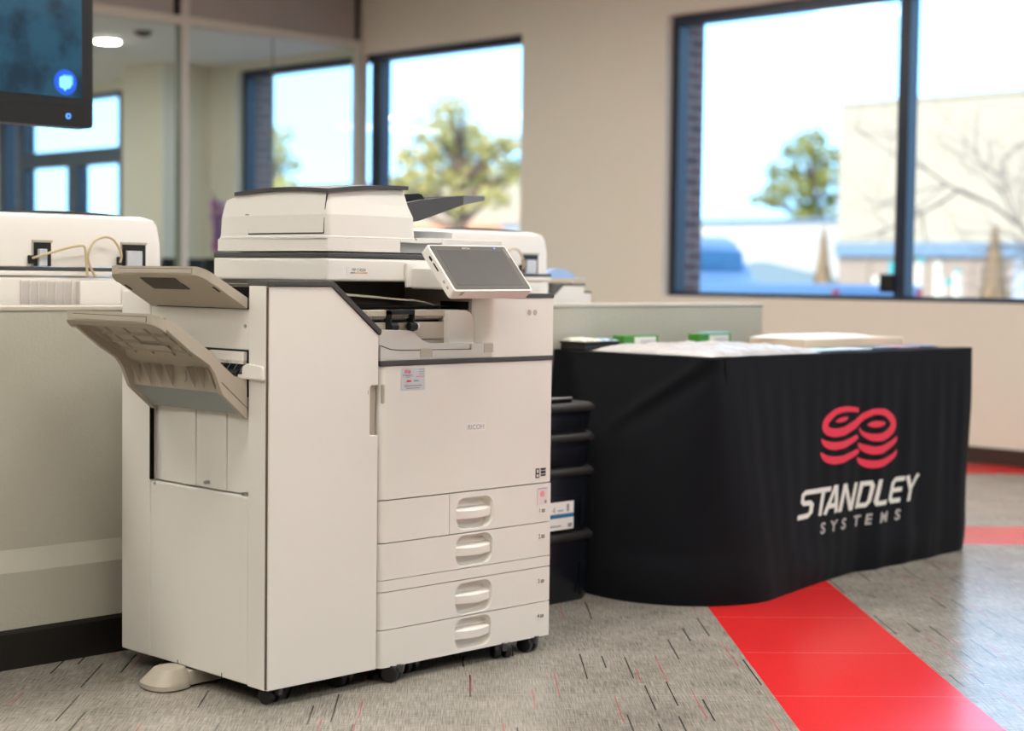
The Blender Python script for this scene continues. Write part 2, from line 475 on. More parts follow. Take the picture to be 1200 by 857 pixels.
def slab_hole(x0, x1, z0, z1, hole, y0=0.0, y1=0.021, depth=0.03):
    """front panel facing -y with one or no bowl-shaped recess"""
    mb = MB()
    out = [(x0, z0), (x1, z0), (x1, z1), (x0, z1)]
    if hole is None:
        return mb.box(x0, x1, y0, y1, z0, z1)
    H = hole; n = len(H)
    tris = tessellate_polygon([[Vector((p[0], p[1], 0)) for p in out], [Vector((p[0], p[1], 0)) for p in H]])
    mb.add([(p[0], y0, p[1]) for p in out + H], [tuple(t) for t in tris])
    mb.add([(p[0], y0, p[1]) for p in out] + [(p[0], y1, p[1]) for p in out], [(0, 1, 5, 4), (1, 2, 6, 5), (2, 3, 7, 6), (3, 0, 4, 7)])
    cx = sum(p[0] for p in H) / n; cz = sum(p[1] for p in H) / n
    rings = []
    for k, dy in ((1.0, 0), (0.985, 0.004), (0.95, 0.012), (0.86, 0.020), (0.6, 0.026), (0.25, 0.028)):
        rings.append([(cx + (p[0] - cx) * k, y0 + dy, cz + (p[1] - cz) * k) for p in H])
    m2 = MB().loft(rings, cap=False)
    mb.add(m2.v, m2.f)
    k = len(mb.v)
    mb.add([rings[-1][i] for i in range(n)], [tuple(range(n))])
    return mb

def handle_bar(z0, z1):
    """arched pull bar across the bowl"""
    mb = MB(); zc = z0 + (z1 - z0) * 0.52; h = 0.022
    rings = []
    n = 12
    for i in range(n + 1):
        t = i / n; x = 0.251 + (0.373 - 0.251) * t
        bow = 4 * t * (1 - t)
        yf = 0.006 - 0.008 * bow; sag = -0.002 * bow
        rings.append([(x, yf, zc - h * 0.62 + sag), (x, yf - 0.001, zc + h * 0.25 + sag), (x, yf + 0.004, zc + h * 0.48 + sag), (x, 0.026, zc + h * 0.62), (x, 0.026, zc - h * 0.25)])
    return mb.loft(rings)

# front door with a rounded left edge and a grip notch on the left
r = 0.018
prof = [(r - r * cos(pi / 2 * k / 6), r - r * sin(pi / 2 * k / 6)) for k in range(7)]
plan = [(0.0, 0.021)] + prof + [(W - 0.003, 0.0), (W, 0.003), (W, 0.021)]
fd = MB().prism(plan, 'z', 0.4450, 0.7640)
door = fd.build('front_door', WHITE, cp, smooth=30)
B(0.004, 0.011, -0.001, 0.012, 0.676, 0.722).build('door_grip', GREYT, door, bevel=0.003)

LEVEL = [(0.3412, 0.4420), (0.2515, 0.3388), (0.1315, 0.2210), (0.039, 0.1292)]
def rounded_left(x0, x1, z0, z1):
    plan = [(x0, 0.021)] + [(x0 + a, b) for a, b in prof] + [(x1, 0.0), (x1, 0.021)]
    return MB().prism(plan, 'z', z0, z1)
LB = mat('drawer_label_white', (228, 224, 217), 0.5, 0.3)
for i, (z0, z1) in enumerate(LEVEL):
    zh0, zh1 = ((0.347, 0.430), (0.2545, 0.336), (0.1325, 0.2195 - 0.003), (0.0445, 0.1265))[i]
    hole = rrect(0.248, 0.376, zh0 + 0.002, zh1 - 0.002, 0.027, 6)
    x0 = 0.2255 if i == 0 else 0.04
    mb = slab_hole(x0, W, z0, z1, hole)
    if i > 0:
        m2 = rounded_left(0.0, 0.0402, z0, z1); mb.add(m2.v, m2.f)
    dr = mb.build('paper_drawer', WHITE, cp, smooth=30)
    handle_bar(zh0, zh1).build('handle', WHITE2, dr, smooth=40)
    t = MB(); zc = (0.366, 0.298, 0.180, 0.088)[i] + 0.004
    lx = 0.556
    B(lx - 0.018, lx + 0.016, -0.0006, 0.0005, zc - 0.007, zc + 0.009).build('number_plate', LB, dr)
    flat(t, text2d(str(i + 1), 0.0108, bold=0.01), lambda x, y: (lx - 0.010 + x, -0.0011, zc - 0.003 + y))
    t.box(lx - 0.002, lx + 0.0095, -0.0012, -0.0007, zc + 0.0035, zc + 0.0048)
    for q in range(4): t.box(lx - 0.002 + q * 0.0034, lx - 0.0007 + q * 0.0034, -0.0012, -0.0007, zc - 0.003, zc + 0.0042)
    t.box(lx - 0.002, lx + 0.0095, -0.0012, -0.0007, zc - 0.0032, zc - 0.002)
    t.build('drawer_number', INK, dr)
    if i == 0:
        B(0.536, 0.574, -0.0008, 0.0005, 0.388, 0.432).build('size_sticker', mat('faded_sticker', (222, 208, 208), 0.4, 0.4), dr)
        B(0.538, 0.572, -0.0013, -0.0007, 0.4285, 0.4305).build('sticker_bar', INKGREY, dr); B(0.563, 0.571, -0.0013, -0.0007, 0.390, 0.398).build('sticker_square', INKGREY, dr)
        t = MB(); t.prism(rrect(0.547, 0.563, 0.407, 0.423, 0.0075), 'y', -0.0012, -0.0007); t.build('sticker_mark', mat('sticker_pale_red', (226, 150, 150), 0.5), dr)
rounded_left(0.0, 0.2235, 0.3412, 0.4420).build('waste_toner_cover', WHITE, cp, smooth=30)
rounded_left(0.0, W, 0.2232, 0.2497).build('plinth_strip', WHITE, cp, smooth=30)
# dark trim line above the door
MB().prism([(-0.002, 0.02), (-0.002, 0.004), (0.004, -0.003), (W, -0.003), (W, 0.3), (-0.002, 0.3)], 'z', 0.7655, 0.777).build('trim_line', TRIM, cp, bevel=0.0015)
# door print
t = MB(); flat(t, text2d('RICOH', 0.0115, sx=1.12), lambda x, y: (0.312 + x, -0.0009, 0.5985 + y))
B(0.279, 0.345, -0.0004, 0.001, 0.594, 0.6145).build('badge_plate', WHITE2, door)
t.build('badge_lettering', INKGREY, door)
t = MB()
t.box(0.529, 0.543, -0.0006, 0.001, 0.458, 0.483); t.box(0.548, 0.567, -0.0006, 0.001, 0.462, 0.4665); t.box(0.548, 0.567, -0.0006, 0.001, 0.4685, 0.4755); t.box(0.548, 0.567, -0.0006, 0.001, 0.4775, 0.483)
t.build('safety_marks', INK, door)
t = MB().prism(rrect(0.532, 0.540, 0.4605, 0.4675, 0.0032), 'y', -0.0012, -0.0005).box(0.533, 0.539, -0.0012, -0.0005, 0.471, 0.480); t.build('safety_symbols', LB, door)

# output area: tray base, exit housing, covers
mb = MB().prism([(0.0, 0.777), (0.338, 0.777), (0.338, 0.813), (0.20, 0.814), (0.158, 0.817), (0.138, 0.824), (0.112, 0.842), (0.095, 0.848), (0.03, 0.850), (0.0, 0.850)], 'y', 0.010, 0.047)
otr = mb.build('output_tray', GREYL, cp, bevel=0.003)
mb = MB().prism([(0.0, 0.777), (0.384, 0.777), (0.384, 0.816), (0.332, 0.816), (0.326, 0.811), (0.296, 0.812), (0.296, 0.799), (0.06, 0.8015), (0.03, 0.804), (0.0, 0.815)], 'y', 0.003, 0.012)
edge = mb.build('output_tray_edge', GREYL, cp, bevel=0.0012)
zz = [(0.0, 0.8125), (0.03, 0.8035), (0.06, 0.8010), (0.296, 0.7985)]
MB().prism(zz + [(a, b + 0.0014) for a, b in reversed(zz)], 'y', 0.0022, 0.0035).build('edge_seam', GAP, edge)
for a, b, c, d in ((0.124, 0.165, 0.783, 0.8035), (0.340, 0.376, 0.790, 0.812)): B(a, b, 0.0018, 0.0045, c, d).build('edge_notch', GREYT, edge)
B(0.0, W, 0.30, 0.68, 0.776, 0.963).build('rear_wall', CAVE, cp)
mb = MB().box(0.0, 0.30, 0.055, 0.30, 0.78, 0.866).box(0.0, 0.30, 0.052, 0.30, 0.881, 0.896).box(0.0, 0.30, 0.075, 0.30, 0.86, 0.885)
ex = mb.build('exit_housing', GREYT, cp, bevel=0.0015)
B(0.0, 0.26, 0.0735, 0.0755, 0.866, 0.881).build('exit_slot', BLACK, ex)
mb = MB()
for k in range(30):
    x = 0.004 + k * 0.0083
    mb.prism([(0.074, 0.8808), (0.052, 0.8808), (0.054, 0.877), (0.074, 0.871)], 'x', x, x + 0.0028)
mb.build('exit_fins', GREYL, ex)
B(0.160, 0.249, 0.0535, 0.056, 0.8235, 0.8245).build('housing_seam', GAP, ex)
mb = MB().box(0.058, 0.063, 0.036, 0.06, 0.845, 0.895).box(0.131, 0.136, 0.036, 0.06, 0.845, 0.895).box(0.058, 0.136, 0.036, 0.06, 0.886, 0.897).box(0.063, 0.131, 0.046, 0.06, 0.838, 0.846)
mb.build('roller_frame', BLACK, ex)
for a in (0.060, 0.122):
    MB().cyl((a, 0.042, 0.856), (a + 0.022, 0.042, 0.856), 0.010, seg=20).build('exit_roller', BLACK, ex)
MB().cyl((0.1445, 0.042, 0.857), (0.152, 0.042, 0.857), 0.008, seg=20).build('roller_cap', PAPERB, ex)
mb = MB().prism([(0.250, 0.80), (0.337, 0.80), (0.337, 0.862)] + [(0.302 + 0.035 * cos(a), 0.861 + 0.034 * sin(a)) for a in [pi / 2 * k / 6 for k in range(1, 7)]] + [(0.250, 0.895)], 'y', 0.036, 0.09)
mb.build('exit_cover', WHITE, cp, bevel=0.005, seg=3)
MB().prism([(0.0, 0.930), (0.205, 0.9165), (0.205, 0.9205), (0.0, 0.9355)], 'y', 0.135, 0.155).build('paper_guide', GREYT, cp)
MB().tube([(0.205 + 0.12 * q, 0.15, 0.9185 - 0.021 * q * q) for q in [k / 10 for k in range(11)]], 0.0022, 8).build('paper_guide_wire', GREYT, cp)
SHD = mat('cavity_side_shade_grey', (150, 141, 130), 0.55, 0.3, var=0.02)
B(0.3352, 0.3366, 0.052, 0.30, 0.780, 0.962).build('cavity_side_shade', SHD, cp)  # thin sheet over the pillar wall, its shade put into a darker colour
B(0.3340, 0.3353, 0.056, 0.16, 0.896, 0.916).build('side_opening_dark', GAP, cp)  # black sheet painted in for the dark inside an opening of this wall
B(0.0, 0.3340, 0.10, 0.299, 0.9005, 0.904).build('inner_shelf', GAP, cp)
# right pillar
pr_ = [(0.337, 0.42)] + [(0.337 + 0.046 - 0.046 * cos(a), 0.046 - 0.046 * sin(a)) for a in [pi / 2 * k / 7 for k in range(8)]] + [(W, 0.0), (W, 0.42)]
pil = MB().prism(pr_, 'z', 0.777, 0.926).build('right_pillar', WHITE, cp, smooth=30)
B(0.3360, 0.3374, 0.0475, 0.0490, 0.779, 0.926).build('pillar_seam', GAP, pil)
pt = [(0.40, 0.42), (0.40, 0.03), (0.41, -0.002), (W + 0.001, -0.002), (W + 0.001, 0.42)]
MB().prism(pt, 'z', 0.9265, 0.938).build('pillar_trim', TRIM, pil, bevel=0.0015)
mb = MB().cyl((0.497, -0.001, 0.889), (0.497, 0.004, 0.889), 0.0075, seg=20).cyl((0.518, -0.001, 0.889), (0.518, 0.004, 0.889), 0.0075, seg=20)
keyp = MB().prism(rrect(0.484, 0.531, 0.877, 0.901, 0.008), 'y', -0.0008, 0.002).build('indicator_plate', PAPERB, pil)
mb.build('indicator_lamp', GREYT, keyp)

# scanner unit
SY0, SY1 = 0.205, 0.686
sc_ = B(0.0, 0.600, SY0, SY1, 0.9635, 1.0212).build('scanner_unit', WHITE, cp, bevel=0.007, seg=3)
B(0.0, 0.600, SY0, SY1, 1.0217, 1.0345).build('scanner_trim', TRIM, sc_, bevel=0.003)
t = MB(); flat(t, text2d('MP C4504', 0.0078, sx=0.92), lambda x, y: (0.098 + x, SY0 - 0.0009, 0.9885 + y)); t.build('model_lettering', INK, sc_)
B(0.060, 0.138, SY0 - 0.0004, SY0 + 0.001, 0.979, 0.999).build('model_plate', PAPERB, sc_)
for k, cc in enumerate(((120, 140, 120), (200, 190, 90), (226, 170, 80), (222, 140, 110))):
    B(0.072 + k * 0.0135, 0.0855 + k * 0.0135, SY0 - 0.0009, SY0 - 0.0003, 0.9835, 0.9865).build('colour_bar', mat('model_bar_%s' % 'abcd'[k], cc), sc_)
# flatbed lid with the grip recess on its front
lid = MB().box(0.001, 0.2918, SY0 + 0.012, 0.668, 1.0375, 1.0702).box(0.2918, 0.600, SY0 + 0.012, 0.668, 1.0375, 1.076)
lid.box(0.001, 0.236, SY0 + 0.001, SY0 + 0.012, 1.0375, 1.0702).box(0.38, 0.600, SY0 + 0.001, SY0 + 0.012, 1.0375, 1.076).box(0.236, 0.2918, SY0 + 0.001, SY0 + 0.012, 1.0645, 1.0702).box(0.2918, 0.38, SY0 + 0.001, SY0 + 0.012, 1.0645, 1.076)
lido = lid.build('flatbed_lid', WHITE, cp, bevel=0.0015)
B(0.238, 0.378, SY0 + 0.008, SY0 + 0.0125, 1.038, 1.064).build('lid_grip', mat('lid_grip_grey', (150, 148, 146), 0.45, 0.4), lido)
# document feeder
def ztop(x, y):
    t = min(1, max(0, x / 0.25)); q = min(1, max(0, (y - 0.2) / 0.42))
    return 1.1895 + 0.018 * sin(pi / 2 * t) + 0.009 * sin(pi * min(1, q * 1.02)) * (1 - 0.6 * t)
def ring(z, x0, x1, y0, y1, rr=0.012, top=False):
    p4 = rrect(x0, x1, y0, y1, rr, 4); pts = []
    for a, b in zip(p4, p4[1:] + p4[:1]):
        m_ = 10 if math.hypot(a[0] - b[0], a[1] - b[1]) > 0.05 else 1
        pts += [(a[0] + (b[0] - a[0]) * k / m_, a[1] + (b[1] - a[1]) * k / m_) for k in range(m_)]
    return [(p[0], p[1], (ztop(*p) - 0.011 - (0.0 if p[1] < 0.6 else (p[1] - 0.6) * 0.22)) if top else z) for p in pts]
rings = [ring(1.0705, 0.001, 0.292, 0.206, 0.667), ring(1.0740, 0.001, 0.292, 0.206, 0.667), ring(1.0755, 0.003, 0.290, 0.208, 0.665), ring(1.128, 0.004, 0.287, 0.209, 0.661), ring(1.158, 0.0085, 0.275, 0.2165, 0.655), ring(0, 0.012, 0.264, 0.222, 0.650, top=True)]
adf = MB().loft(rings).build('document_feeder', WHITE, cp, smooth=5)
# feeder side door outlined by shadow gaps
B(0.0022, 0.010, 0.225, 0.535, 1.0805, 1.0835).build('feeder_seam', GAP, adf)
fx = [(0.0030, 1.081), (0.0050, 1.128), (0.0090, 1.158), (0.0118, 1.178)]
MB().prism([(a - 0.0008, b) for a, b in fx] + [(a + 0.002, b) for a, b in reversed(fx)], 'y', 0.2235, 0.2258).build('feeder_seam', GAP, adf)
MB().prism([(a - 0.0002, b) for a, b in fx[:2]] + [(a + 0.002, b) for a, b in reversed(fx[:2])], 'y', 0.5335, 0.5343).build('feeder_seam', GREYT, adf)
B(0.0042, 0.0105, 0.535, 0.550, 1.1305, 1.1325).build('feeder_seam', GAP, adf)
mb = MB()
def cov(u, v):
    x = 0.005 + 0.262 * u; y = 0.212 + 0.388 * v
    return (x, y, ztop(x, y))
mb.grid(cov, 12, 16)
mb.grid(lambda u, v: (cov(u, v)[0], cov(u, v)[1], cov(u, v)[2] - 0.010), 12, 16)
for fn in (lambda t: cov(t, 0), lambda t: cov(t, 1), lambda t: cov(0, t), lambda t: cov(1, t)):
    mb.grid(lambda u, v: (fn(u)[0], fn(u)[1], fn(u)[2] - 0.010 * v), 12 if fn in () else 16, 1)
# rebuild the rims on the same division as the sheets
mb = MB(); nu, nv = 12, 16
vs = [cov(i / nu, j / nv) for j in range(nv + 1) for i in range(nu + 1)]; n0 = len(vs)
idx = lambda i, j, k: k * n0 + j * (nu + 1) + i
fs = []
for j in range(nv):
    for i in range(nu):
        fs.append((idx(i, j, 0), idx(i + 1, j, 0), idx(i + 1, j + 1, 0), idx(i, j + 1, 0)))
        fs.append((idx(i, j, 1), idx(i, j + 1, 1), idx(i + 1, j + 1, 1), idx(i + 1, j, 1)))
for i in range(nu):
    for j in (0, nv): fs.append((idx(i, j, 0), idx(i + 1, j, 0), idx(i + 1, j, 1), idx(i, j, 1)))
for j in range(nv):
    for i in (0, nu): fs.append((idx(i, j, 0), idx(i, j + 1, 0), idx(i, j + 1, 1), idx(i, j, 1)))
mb.add(vs + [(p[0], p[1], p[2] - 0.010) for p in vs], fs)
mb.build('feeder_top_cover', TRIM, adf, smooth=30)
# feeder input tray
dt = MB().prism([(0.255, 1.158), (0.365, 1.179), (0.512, 1.196), (0.512, 1.170), (0.36, 1.124), (0.27, 1.110)], 'y', 0.27, 0.285)
dt.prism([(0.255, 1.150), (0.365, 1.172), (0.512, 1.190), (0.512, 1.182), (0.36, 1.160), (0.255, 1.140)], 'y', 0.285, 0.60).prism([(0.255, 1.158), (0.365, 1.179), (0.512, 1.196), (0.512, 1.170), (0.36, 1.124), (0.27, 1.110)], 'y', 0.60, 0.615)
dto = dt.build('document_tray', DARKT, adf, bevel=0.001)
MB().prism([(0.515, 1.1965), (0.595, 1.1985), (0.595, 1.186), (0.515, 1.171)], 'y', 0.27, 0.615).build('tray_extension', mat('feeder_extension_grey', (112, 114, 118), 0.4), dto, bevel=0.001)
MB().prism([(0.375, 1.175), (0.375, 1.196), (0.42, 1.2005), (0.433, 1.198), (0.447, 1.182)], 'y', 0.345, 0.352).build('side_guide', BLACK, dto, bevel=0.001)
MB().box(0.27, 0.292, 0.24, 0.64, 1.076, 1.112).build('feeder_exit', CAVE, adf)
MB().prism([(0.293, 1.076), (0.293, 1.092), (0.42, 1.076)], 'y', 0.30, 0.62).build('feeder_output_ramp', GREYT, lido)
MB().prism([(0.40, 1.076), (0.45, 1.101), (0.598, 1.101), (0.598, 1.076)], 'y', 0.40, 0.66).build('feeder_output_stop', WHITE, lido, bevel=0.002)

# tilted touch panel
TL, TR_, BL, BR_ = Vector((0.085, -0.057, 1.0495)), Vector((0.351, -0.060, 1.0475)), Vector((0.0935, -0.160, 0.9385)), Vector((0.346, -0.150, 0.9445))
ex_ = ((TR_ + BR_) / 2 - (TL + BL) / 2); PW = ex_.length; ex_.normalize()
ey_ = ((TL + TR_) / 2 - (BL + BR_) / 2); PH = ey_.length; ey_.normalize()
ez_ = ex_.cross(ey_).normalized(); pc = (TL + TR_ + BL + BR_) / 4 + Vector((0, 0, 0.006)); PW += 0.006; PH += 0.003
def pxf(p):
    return pc + ex_ * p[0] + ey_ * p[1] + ez_ * p[2]
hw, hh = PW / 2, PH / 2
pan = MB().prism(rrect(-hw, hw, -hh, hh, 0.008), 'z', -0.027, -0.0002).build('touch_panel', WHITE2, cp, bevel=0.0025, xf=pxf)
MB().prism(rrect(-hw + 0.006, hw - 0.005, -hh + 0.005, hh - 0.004, 0.005), 'z', -0.0002, 0.0006).build('panel_bezel', BEZEL, pan, xf=pxf)
MB().prism(rrect(-hw + 0.021, hw - 0.022, -hh + 0.017, hh - 0.018, 0.001), 'z', 0.0006, 0.0010).build('panel_screen', SCREENP, pan, xf=pxf)
MB().prism(rrect(hw - 0.0175, hw - 0.007, hh - 0.042, hh - 0.010, 0.003), 'z', 0.0006, 0.0012).build('panel_key_strip', mat('key_strip', (126, 122, 118)), pan, xf=pxf)
t = MB(); flat(t, text2d('RICOH', 0.0055, sx=1.1), lambda x, y: (-0.01 + x, hh - 0.0145 + y, 0.0011)); t.build('panel_lettering', LETTER, pan, xf=pxf)
MB().cyl((hw - 0.045, hh - 0.010, 0.0006), (hw - 0.045, hh - 0.010, 0.0016), 0.0022, seg=14).build('status_lamp', mat('status_blue', (90, 100, 255), emit=(90, 100, 255), estr=2.5), pan, xf=pxf)
MB().box(-hw - 0.0006, -hw + 0.002, hh - 0.042, hh - 0.028, -0.014, -0.008).box(-hw - 0.0006, -hw + 0.002, hh - 0.075, hh - 0.050, -0.013, -0.009).build('usb_slot', BLACK, pan, xf=pxf)
for a, b, c, d, e1, f1 in ((-hw - 0.0008, -hw + 0.002, -hh + 0.018, -hh + 0.026, -0.016, -0.010), (-hw - 0.0008, -hw + 0.002, -hh + 0.036, -hh + 0.044, -0.016, -0.010), (-hw + 0.024, -hw + 0.034, -hh - 0.0008, -hh + 0.003, -0.015, -0.002)):
    B(a, b, c, d, e1, f1).build('panel_latch', GREYT, pan, xf=pxf)
mb = MB().prism([(0.205, 0.946), (-0.06, 0.946), (-0.075, 0.965), (-0.03, 0.985), (0.10, 0.998), (0.205, 1.000)], 'x', 0.268, 0.372)
mb.build('panel_arm', WHITE, cp, bevel=0.006)
B(0.250, 0.39, 0.196, 0.2045, 0.950, 1.012).build('arm_plate', WHITE, cp, bevel=0.002)

def caster(parent, x, y, r=0.026, turn=0.0):
    c, s = cos(turn), sin(turn)
    f = lambda p: (x + c * p[0] - s * p[1], y + s * p[0] + c * p[1], p[2])
    mb = MB()
    for a, b in ((-0.024, -0.006), (0.006, 0.024)):
        mb.cyl((a, 0.012, r), (b, 0.012, r), r, seg=26)
    o = mb.build('caster', BLACK, parent, bevel=0.003, xf=f)
    MB().prism([(-0.016, r * 1.1), (0.03, r * 1.1), (0.03, r * 1.95), (-0.02, r * 2.0)], 'x', -0.0055, 0.0055).build('caster_fork', TRIM, o, xf=f)
    return o
for x, y, tn in ((0.060, 0.004, 0.5), (0.145, 0.045, 0.2), (0.420, 0.004, -0.4), (0.535, 0.012, 0.3), (0.08, 0.60, 0.1), (0.52, 0.60, 0.1)):
    caster(cp, x, y, 0.021, tn)

# service sticker on the door (a thing of its own)
stk = thing('service_sticker', 'silver square service sticker with red logo at the top left of the copier door', 'sticker', (0.10, 0.0, 0.73))
MB().prism(rrect(0.061, 0.138, 0.704, 0.7585, 0.003), 'y', -0.0006, -0.0001).build('sticker_face', STICK, stk)
SYMBOL = [[(2.1782, 0.5503, 0.0154), (2.1409, 0.5551, 0.0178), (2.0883, 0.5576, 0.019), (2.0317, 0.5497, 0.0213), (1.9896, 0.5301, 0.0237), (1.9753, 0.5074, 0.0261), (1.9933, 0.4901, 0.0273), (2.0396, 0.4827, 0.0284), (2.0913, 0.4863, 0.0284), (2.1412, 0.4984, 0.0273), (2.185, 0.517, 0.0249), (2.2273, 0.5329, 0.0225), (2.2813, 0.5405, 0.0213), (2.3367, 0.5336, 0.0237), (2.3791, 0.51, 0.0273), (2.387, 0.485, 0.0296), (2.3566, 0.4633, 0.0296), (2.3072, 0.4528, 0.0273), (2.2524, 0.456, 0.0225), (2.2085, 0.4706, 0.0142), (2.1862, 0.4899, 0.0047)], [(2.0381, 0.5199, 0.003), (2.0587, 0.5218, 0.013), (2.0793, 0.5243, 0.0154), (2.1, 0.5268, 0.0118), (2.1157, 0.5283, 0.0024)], [(2.231, 0.4983, 0.0036), (2.2505, 0.4985, 0.0154), (2.2832, 0.4979, 0.0225), (2.3162, 0.4986, 0.0154), (2.3328, 0.499, 0.0036)], [(1.9566, 0.4688, 0.0036), (1.9641, 0.4584, 0.0142), (1.9899, 0.4463, 0.0237), (2.0311, 0.4396, 0.0261), (2.0828, 0.4411, 0.0249), (2.1296, 0.4483, 0.0213), (2.1662, 0.4599, 0.0178), (2.175, 0.4534, 0.0059)], [(1.9504, 0.4243, 0.0036), (1.9588, 0.415, 0.0142), (1.9867, 0.4002, 0.0237), (2.033, 0.3923, 0.0261), (2.0848, 0.3935, 0.0249), (2.1369, 0.4019, 0.0213), (2.1767, 0.4125, 0.0178), (2.1813, 0.4049, 0.0047)], [(2.1798, 0.4393, 0.0047), (2.1942, 0.4294, 0.0178), (2.2324, 0.4161, 0.0261), (2.2817, 0.4087, 0.0273), (2.3311, 0.4134, 0.0261), (2.3807, 0.4269, 0.0213), (2.4083, 0.4394, 0.0154), (2.4146, 0.4495, 0.0036)], [(2.1744, 0.3916, 0.0047), (2.191, 0.3802, 0.0178), (2.2291, 0.3679, 0.0249), (2.2784, 0.362, 0.0261), (2.3332, 0.3667, 0.0249), (2.3829, 0.3793, 0.0201), (2.4083, 0.3912, 0.0142), (2.4168, 0.403, 0.0036)]]
SYMW = [stroke(s, 1.25) for s in SYMBOL]
t = MB()
for vf in SYMW: flat(t, vf, lambda x, z: (0.0825 + (x - 2.19) * 0.043, -0.0009, 0.7495 + (z - 0.46) * 0.043))
t.build('sticker_logo', PINK, stk)
t = MB(); flat(t, text2d('STANDLEY', 0.0042, sx=1.1), lambda x, y: (0.0825 + x, -0.0009, 0.7385 + y)); flat(t, text2d('SYSTEMS', 0.002, sx=1.2), lambda x, y: (0.0825 + x, -0.0009, 0.7355 + y)); t.build('sticker_lettering', INK, stk)
t = MB()
for z in (0.7535, 0.748, 0.7425): t.box(0.119, 0.136, -0.0009, -0.0005, z, z + 0.0014)
t.box(0.072, 0.128, -0.0009, -0.0005, 0.714, 0.7166); t.box(0.079, 0.121, -0.0009, -0.0005, 0.7085, 0.7105)
t.box(0.102, 0.118, -0.0009, -0.0005, 0.725, 0.7285)
t.build('sticker_small_print', INKGREY, stk)
MB().box(0.080, 0.094, -0.0009, -0.0005, 0.7245, 0.7290).box(0.110, 0.136, -0.0009, -0.0005, 0.7365, 0.738).build('sticker_red_print', PINK, stk)

# ------------------------------------------------------------------ finisher
FX = -0.336
fi = thing('document_finisher', 'tall narrow off-white finisher with two grey output trays, left of the front copier', 'finisher', (-0.17, 0.30, 0))
core = MB().prism([(-0.312, 0.050), (-0.010, 0.050), (-0.010, 0.838), (-0.152, 0.950), (-0.312, 0.950)], 'y', 0.024, 0.594)
core.build('inner_chassis', WHITE, fi)
B(-0.32, -0.02, 0.03, 0.58, 0.042, 0.051).build('bottom_plate', TRIM, fi)
# front door: bevelled left edge, sloped top right, grip notch on the right
DZ0, DZ1 = 0.040, 0.952
poly = [(-0.329, DZ0), (-0.0085, DZ0), (-0.0085, 0.602)] + [(-0.030, 0.602), (-0.034, 0.606), (-0.034, 0.716), (-0.030, 0.720)] + [(-0.0085, 0.720), (-0.0085, 0.838), (-0.151, DZ1), (-0.329, DZ1)]
mb = MB().prism(poly, 'y', 0.0, 0.024)
rr = 0.012
cyl = [(-0.329 - rr * sin(a) * 0.30, 0.024 * 0 + rr - rr * cos(a)) for a in [pi / 2 * k / 5 for k in range(6)]]
fdoor = mb.build('finisher_door', WHITE, fi, bevel=0.005, seg=3)
B(-0.3348, -0.3295, 0.0022, 0.0040, 0.044, 0.950).build('door_gap', mat('door_gap_brown', (96, 84, 74), 0.7, 0.2), fi)
B(-0.0335, -0.009, 0.012, 0.0245, 0.603, 0.719).build('grip_recess', GREYT, fdoor)
B(-0.0415, -0.0405, -0.0006, 0.0006, 0.700, 0.709).build('grip_mark', INKGREY, fdoor)
# dark trim over top and slope, across the whole depth
tp = [(-0.336, 0.9535), (-0.153, 0.9535), (-0.0065, 0.8385), (-0.0035, 0.846), (-0.0035, 0.8515), (-0.150, 0.9655), (-0.336, 0.9655)]
MB().prism(tp, 'y', -0.004, 0.075).build('top_trim', TRIM, fi, bevel=0.0015)
MB().prism([(-0.305, 0.9505), (-0.153, 0.9505), (-0.0115, 0.8395), (-0.0105, 0.8455), (-0.150, 0.956), (-0.305, 0.956)], 'y', 0.0755, 0.594).build('top_cover', CAVE, fi)
# posts and panels of the left side
mb = MB().box(FX, -0.312, 0.0040, 0.0665, 0.042, 0.953)
mb.build('front_post', WHITE, fi, bevel=0.0012)
B(FX, -0.312, 0.4655, 0.594, 0.042, 0.936).build('rear_post', WHITE, fi, bevel=0.005)
B(FX, -0.313, 0.068, 0.464, 0.044, 0.474).build('lower_side_cover', WHITE, fi, bevel=0.003)
mb = MB()
ys = [0.068, 0.118, 0.168, 0.224, 0.280, 0.464]
for k, (a, b, dx) in enumerate(((0.068, 0.1675, 0.0), (0.168, 0.2255, 0.004), (0.2265, 0.2915, 0.0), (0.292, 0.3405, 0.004), (0.341, 0.464, 0.0))):
    mb.box(-0.3215 - dx, -0.312, a, b, 0.478, 0.70)
mb.build('ribbed_panel', WHITE, fi, bevel=0.0012)
t = MB()
for y, z in ((0.235, 0.492), (0.085, 0.480), (0.445, 0.470)):
    t.cyl((-0.338, y, z), (-0.326, y, z), 0.0042, seg=14)
t.build('cover_screw', STEEL, fi)
t = MB().box(-0.3368, -0.3355, 0.165, 0.1665, 0.042, 0.055).box(-0.3368, -0.3355, 0.345, 0.3465, 0.042, 0.055); t.build('cover_slit', GAP, fi)
